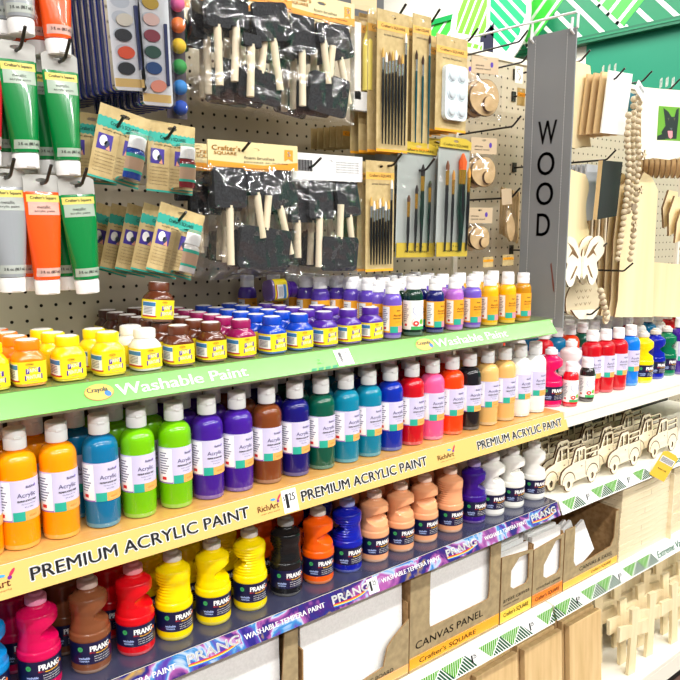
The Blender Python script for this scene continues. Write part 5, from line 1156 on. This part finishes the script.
# butterfly, owl and base
BW = noisy('bright_cut_ply', (246, 236, 208), (254, 248, 230), 5, .55)
def outl(pts, u0, v0, k): return [(u0+a*k, v0+b*k) for a, b in pts]
half = [(0, .1), (.10, .16), (.30, .50), (.62, .62), (.88, .50), (.92, .22), (.72, .04), (.62, -.04), (.70, -.30), (.52, -.56), (.34, -.52), (.22, -.30), (.08, -.42), (.03, -.2)]
hb = smooth_loop(half, 3)
q = at(582, 262, 1.04); q2 = at(603, 262, 1.04); kk = (q2.x-q.x)/.92
for k in range(3):
    t = thing('wooden_butterfly', ['pale wooden butterfly cutout hanging above the owl', 'wooden butterfly cutout one behind the front butterfly', 'wooden butterfly cutout two behind the front butterfly'][k], 'wood craft', (q.x-.006*k, 1.04+.02*k, q.z), (0, 0, 0))
    mb = MB(); w = [(a*kk, b*kk*1.0) for a, b in hb]
    for s_ in (1, -1):
        mb.slab([(s_*a, b) for a, b in w], .003, BW, WOODD)
        v = [(.18, .12), (.42, .36), (.66, .48), (.46, .28), (.60, .12), (.44, .20), (.2, .08)]
        if k == 0: mb.poly([(s_*a*kk, b*kk) for a, b in v], WOODD, lambda a, b: (a, -.0017, b)); mb.poly([(s_*a*kk, b*kk) for a, b in [(.2, -.1), (.38, -.36), (.50, -.42), (.42, -.3), (.26, -.08)]], WOODD, lambda a, b: (a, -.0017, b))
    mb.build('wings', t)
    mb = MB(); mb.slab(ell(0, -.05*kk, .05*kk, .36*kk, 16), .004, TRK, WOODD); mb.build('body', t)
q = at(583, 292, 1.09); q2 = at(600, 292, 1.09); kk = (q2.x-q.x)/.62
t = thing('wooden_owl', 'tan wooden owl cutout with scratched feathers', 'wood craft', (q.x, 1.09, q.z))
OWL = noisy('owl_ply', (206, 190, 156), (222, 208, 176), 5, .6)
mb = MB(); mb.slab(smooth_loop([(-.34, .46), (-.22, .36), (.0, .40), (.22, .36), (.34, .46), (.42, .2), (.60, -.1), (.52, -.40), (.2, -.44), (-.2, -.44), (-.52, -.40), (-.60, -.1), (-.42, .2)], 3) and [(a*kk, b*kk) for a, b in smooth_loop([(-.34, .46), (-.22, .36), (.0, .40), (.22, .36), (.34, .46), (.42, .2), (.60, -.1), (.52, -.40), (.2, -.44), (-.2, -.44), (-.52, -.40), (-.60, -.1), (-.42, .2)], 3)], .004, OWL, WOODD); mb.build('body', t)
f = lambda a, b: (a*kk, -.0024, b*kk)
for s_ in (-1, 1):
    mb = MB(); mb.slab([(s_*.15*kk+a, .22*kk+b) for a, b in ell(0, 0, .085*kk, .085*kk, 16)], .005, OWL, WOODD); mb.poly(ell(s_*.15, .22, .035, .035, 12), WOODD, lambda a, b: (a*kk, -.0030, b*kk)); mb.build('eye', t)
mb = MB()
for r in range(3):
    for c in range(4-(r % 2)): 
        u, v = -.25+.16*c+.08*(r % 2), .02-.13*r
        mb.poly([(u-.05, v+.03), (u, v-.03), (u+.05, v+.03), (u+.04, v+.035), (u, v-.01), (u-.04, v+.035)], WOODD, f)
mb.build('feather_marks', t)
plaque('scalloped_piece', [(571, 310), (598, 309), (596, 314), (592, 319), (578, 319), (574, 315)], 1.08, 'scalloped wooden base piece under the owl', BW, side=WOODD)
q = at(655, 315, 1.12); t = thing('wooden_ring', 'round wooden ring leaning behind the caps at right', 'wood craft', (q.x, 1.20, Z2+.172), (0, 0, 0)); RING = (q.x, Z2+.202); mb = MB(); mb.slab([(a, b+.02) for a, b in ell(0, 0, .020, .022, 24)], .006, SLICE, WOODD, holes=[[(a, b+.018) for a, b in ell(0, 0, .010, .011, 16)]]); mb.build('cutout', t)
for px, py, y, s in ((607, 243, 1.03, 'dark hook above the wooden butterfly'), (633, 263, 1.0, 'empty dark hook crossing the cream tag boards'), (600, 307, 1.04, 'dark hook just below the wooden owl'), (625, 68, 1.0, 'steel hook carrying the tall white panel'), (652, 71, 1.0, 'steel hook above the white hang tag'), (680, 79, 1.0, 'steel hook carrying the dog plaque'), (616, 150, 1.02, 'dark hook above the black chalk panel')):
    hook(px, py, y, s)
t = thing('peg_hook', 'dark hook through the round wooden ring', 'hook', (RING[0], 1.33, RING[1]-.010)); mb = MB(); mb.tube([(0, 0, 0), (0, -.15, 0), (0, -.165, .012)], .0024, METAL); mb.build('wire', t)
# clear hang tabs on the upper right hooks
for k, (px, py) in enumerate(((603, 68), (609, 67), (615, 66), (661, 80), (667, 79), (673, 79))):
    q = at(px, py+3, 1.06); t = thing('clear_hang_tab', 'clear plastic hang tab, %s from the left on the steel hooks' % ['first', 'second', 'third', 'fourth', 'fifth', 'sixth'][k], 'hang tab', (q.x, 1.06, q.z), (0, 0, .7)); mb = MB(); mb.slab(rrect(-.014, .014, -.012, .012, .004), .001, frost((240, 244, 244), 'clear_tab', .45), holes=[ell(0, .003, .006, .0025, 10)]); mb.build('tab', t)
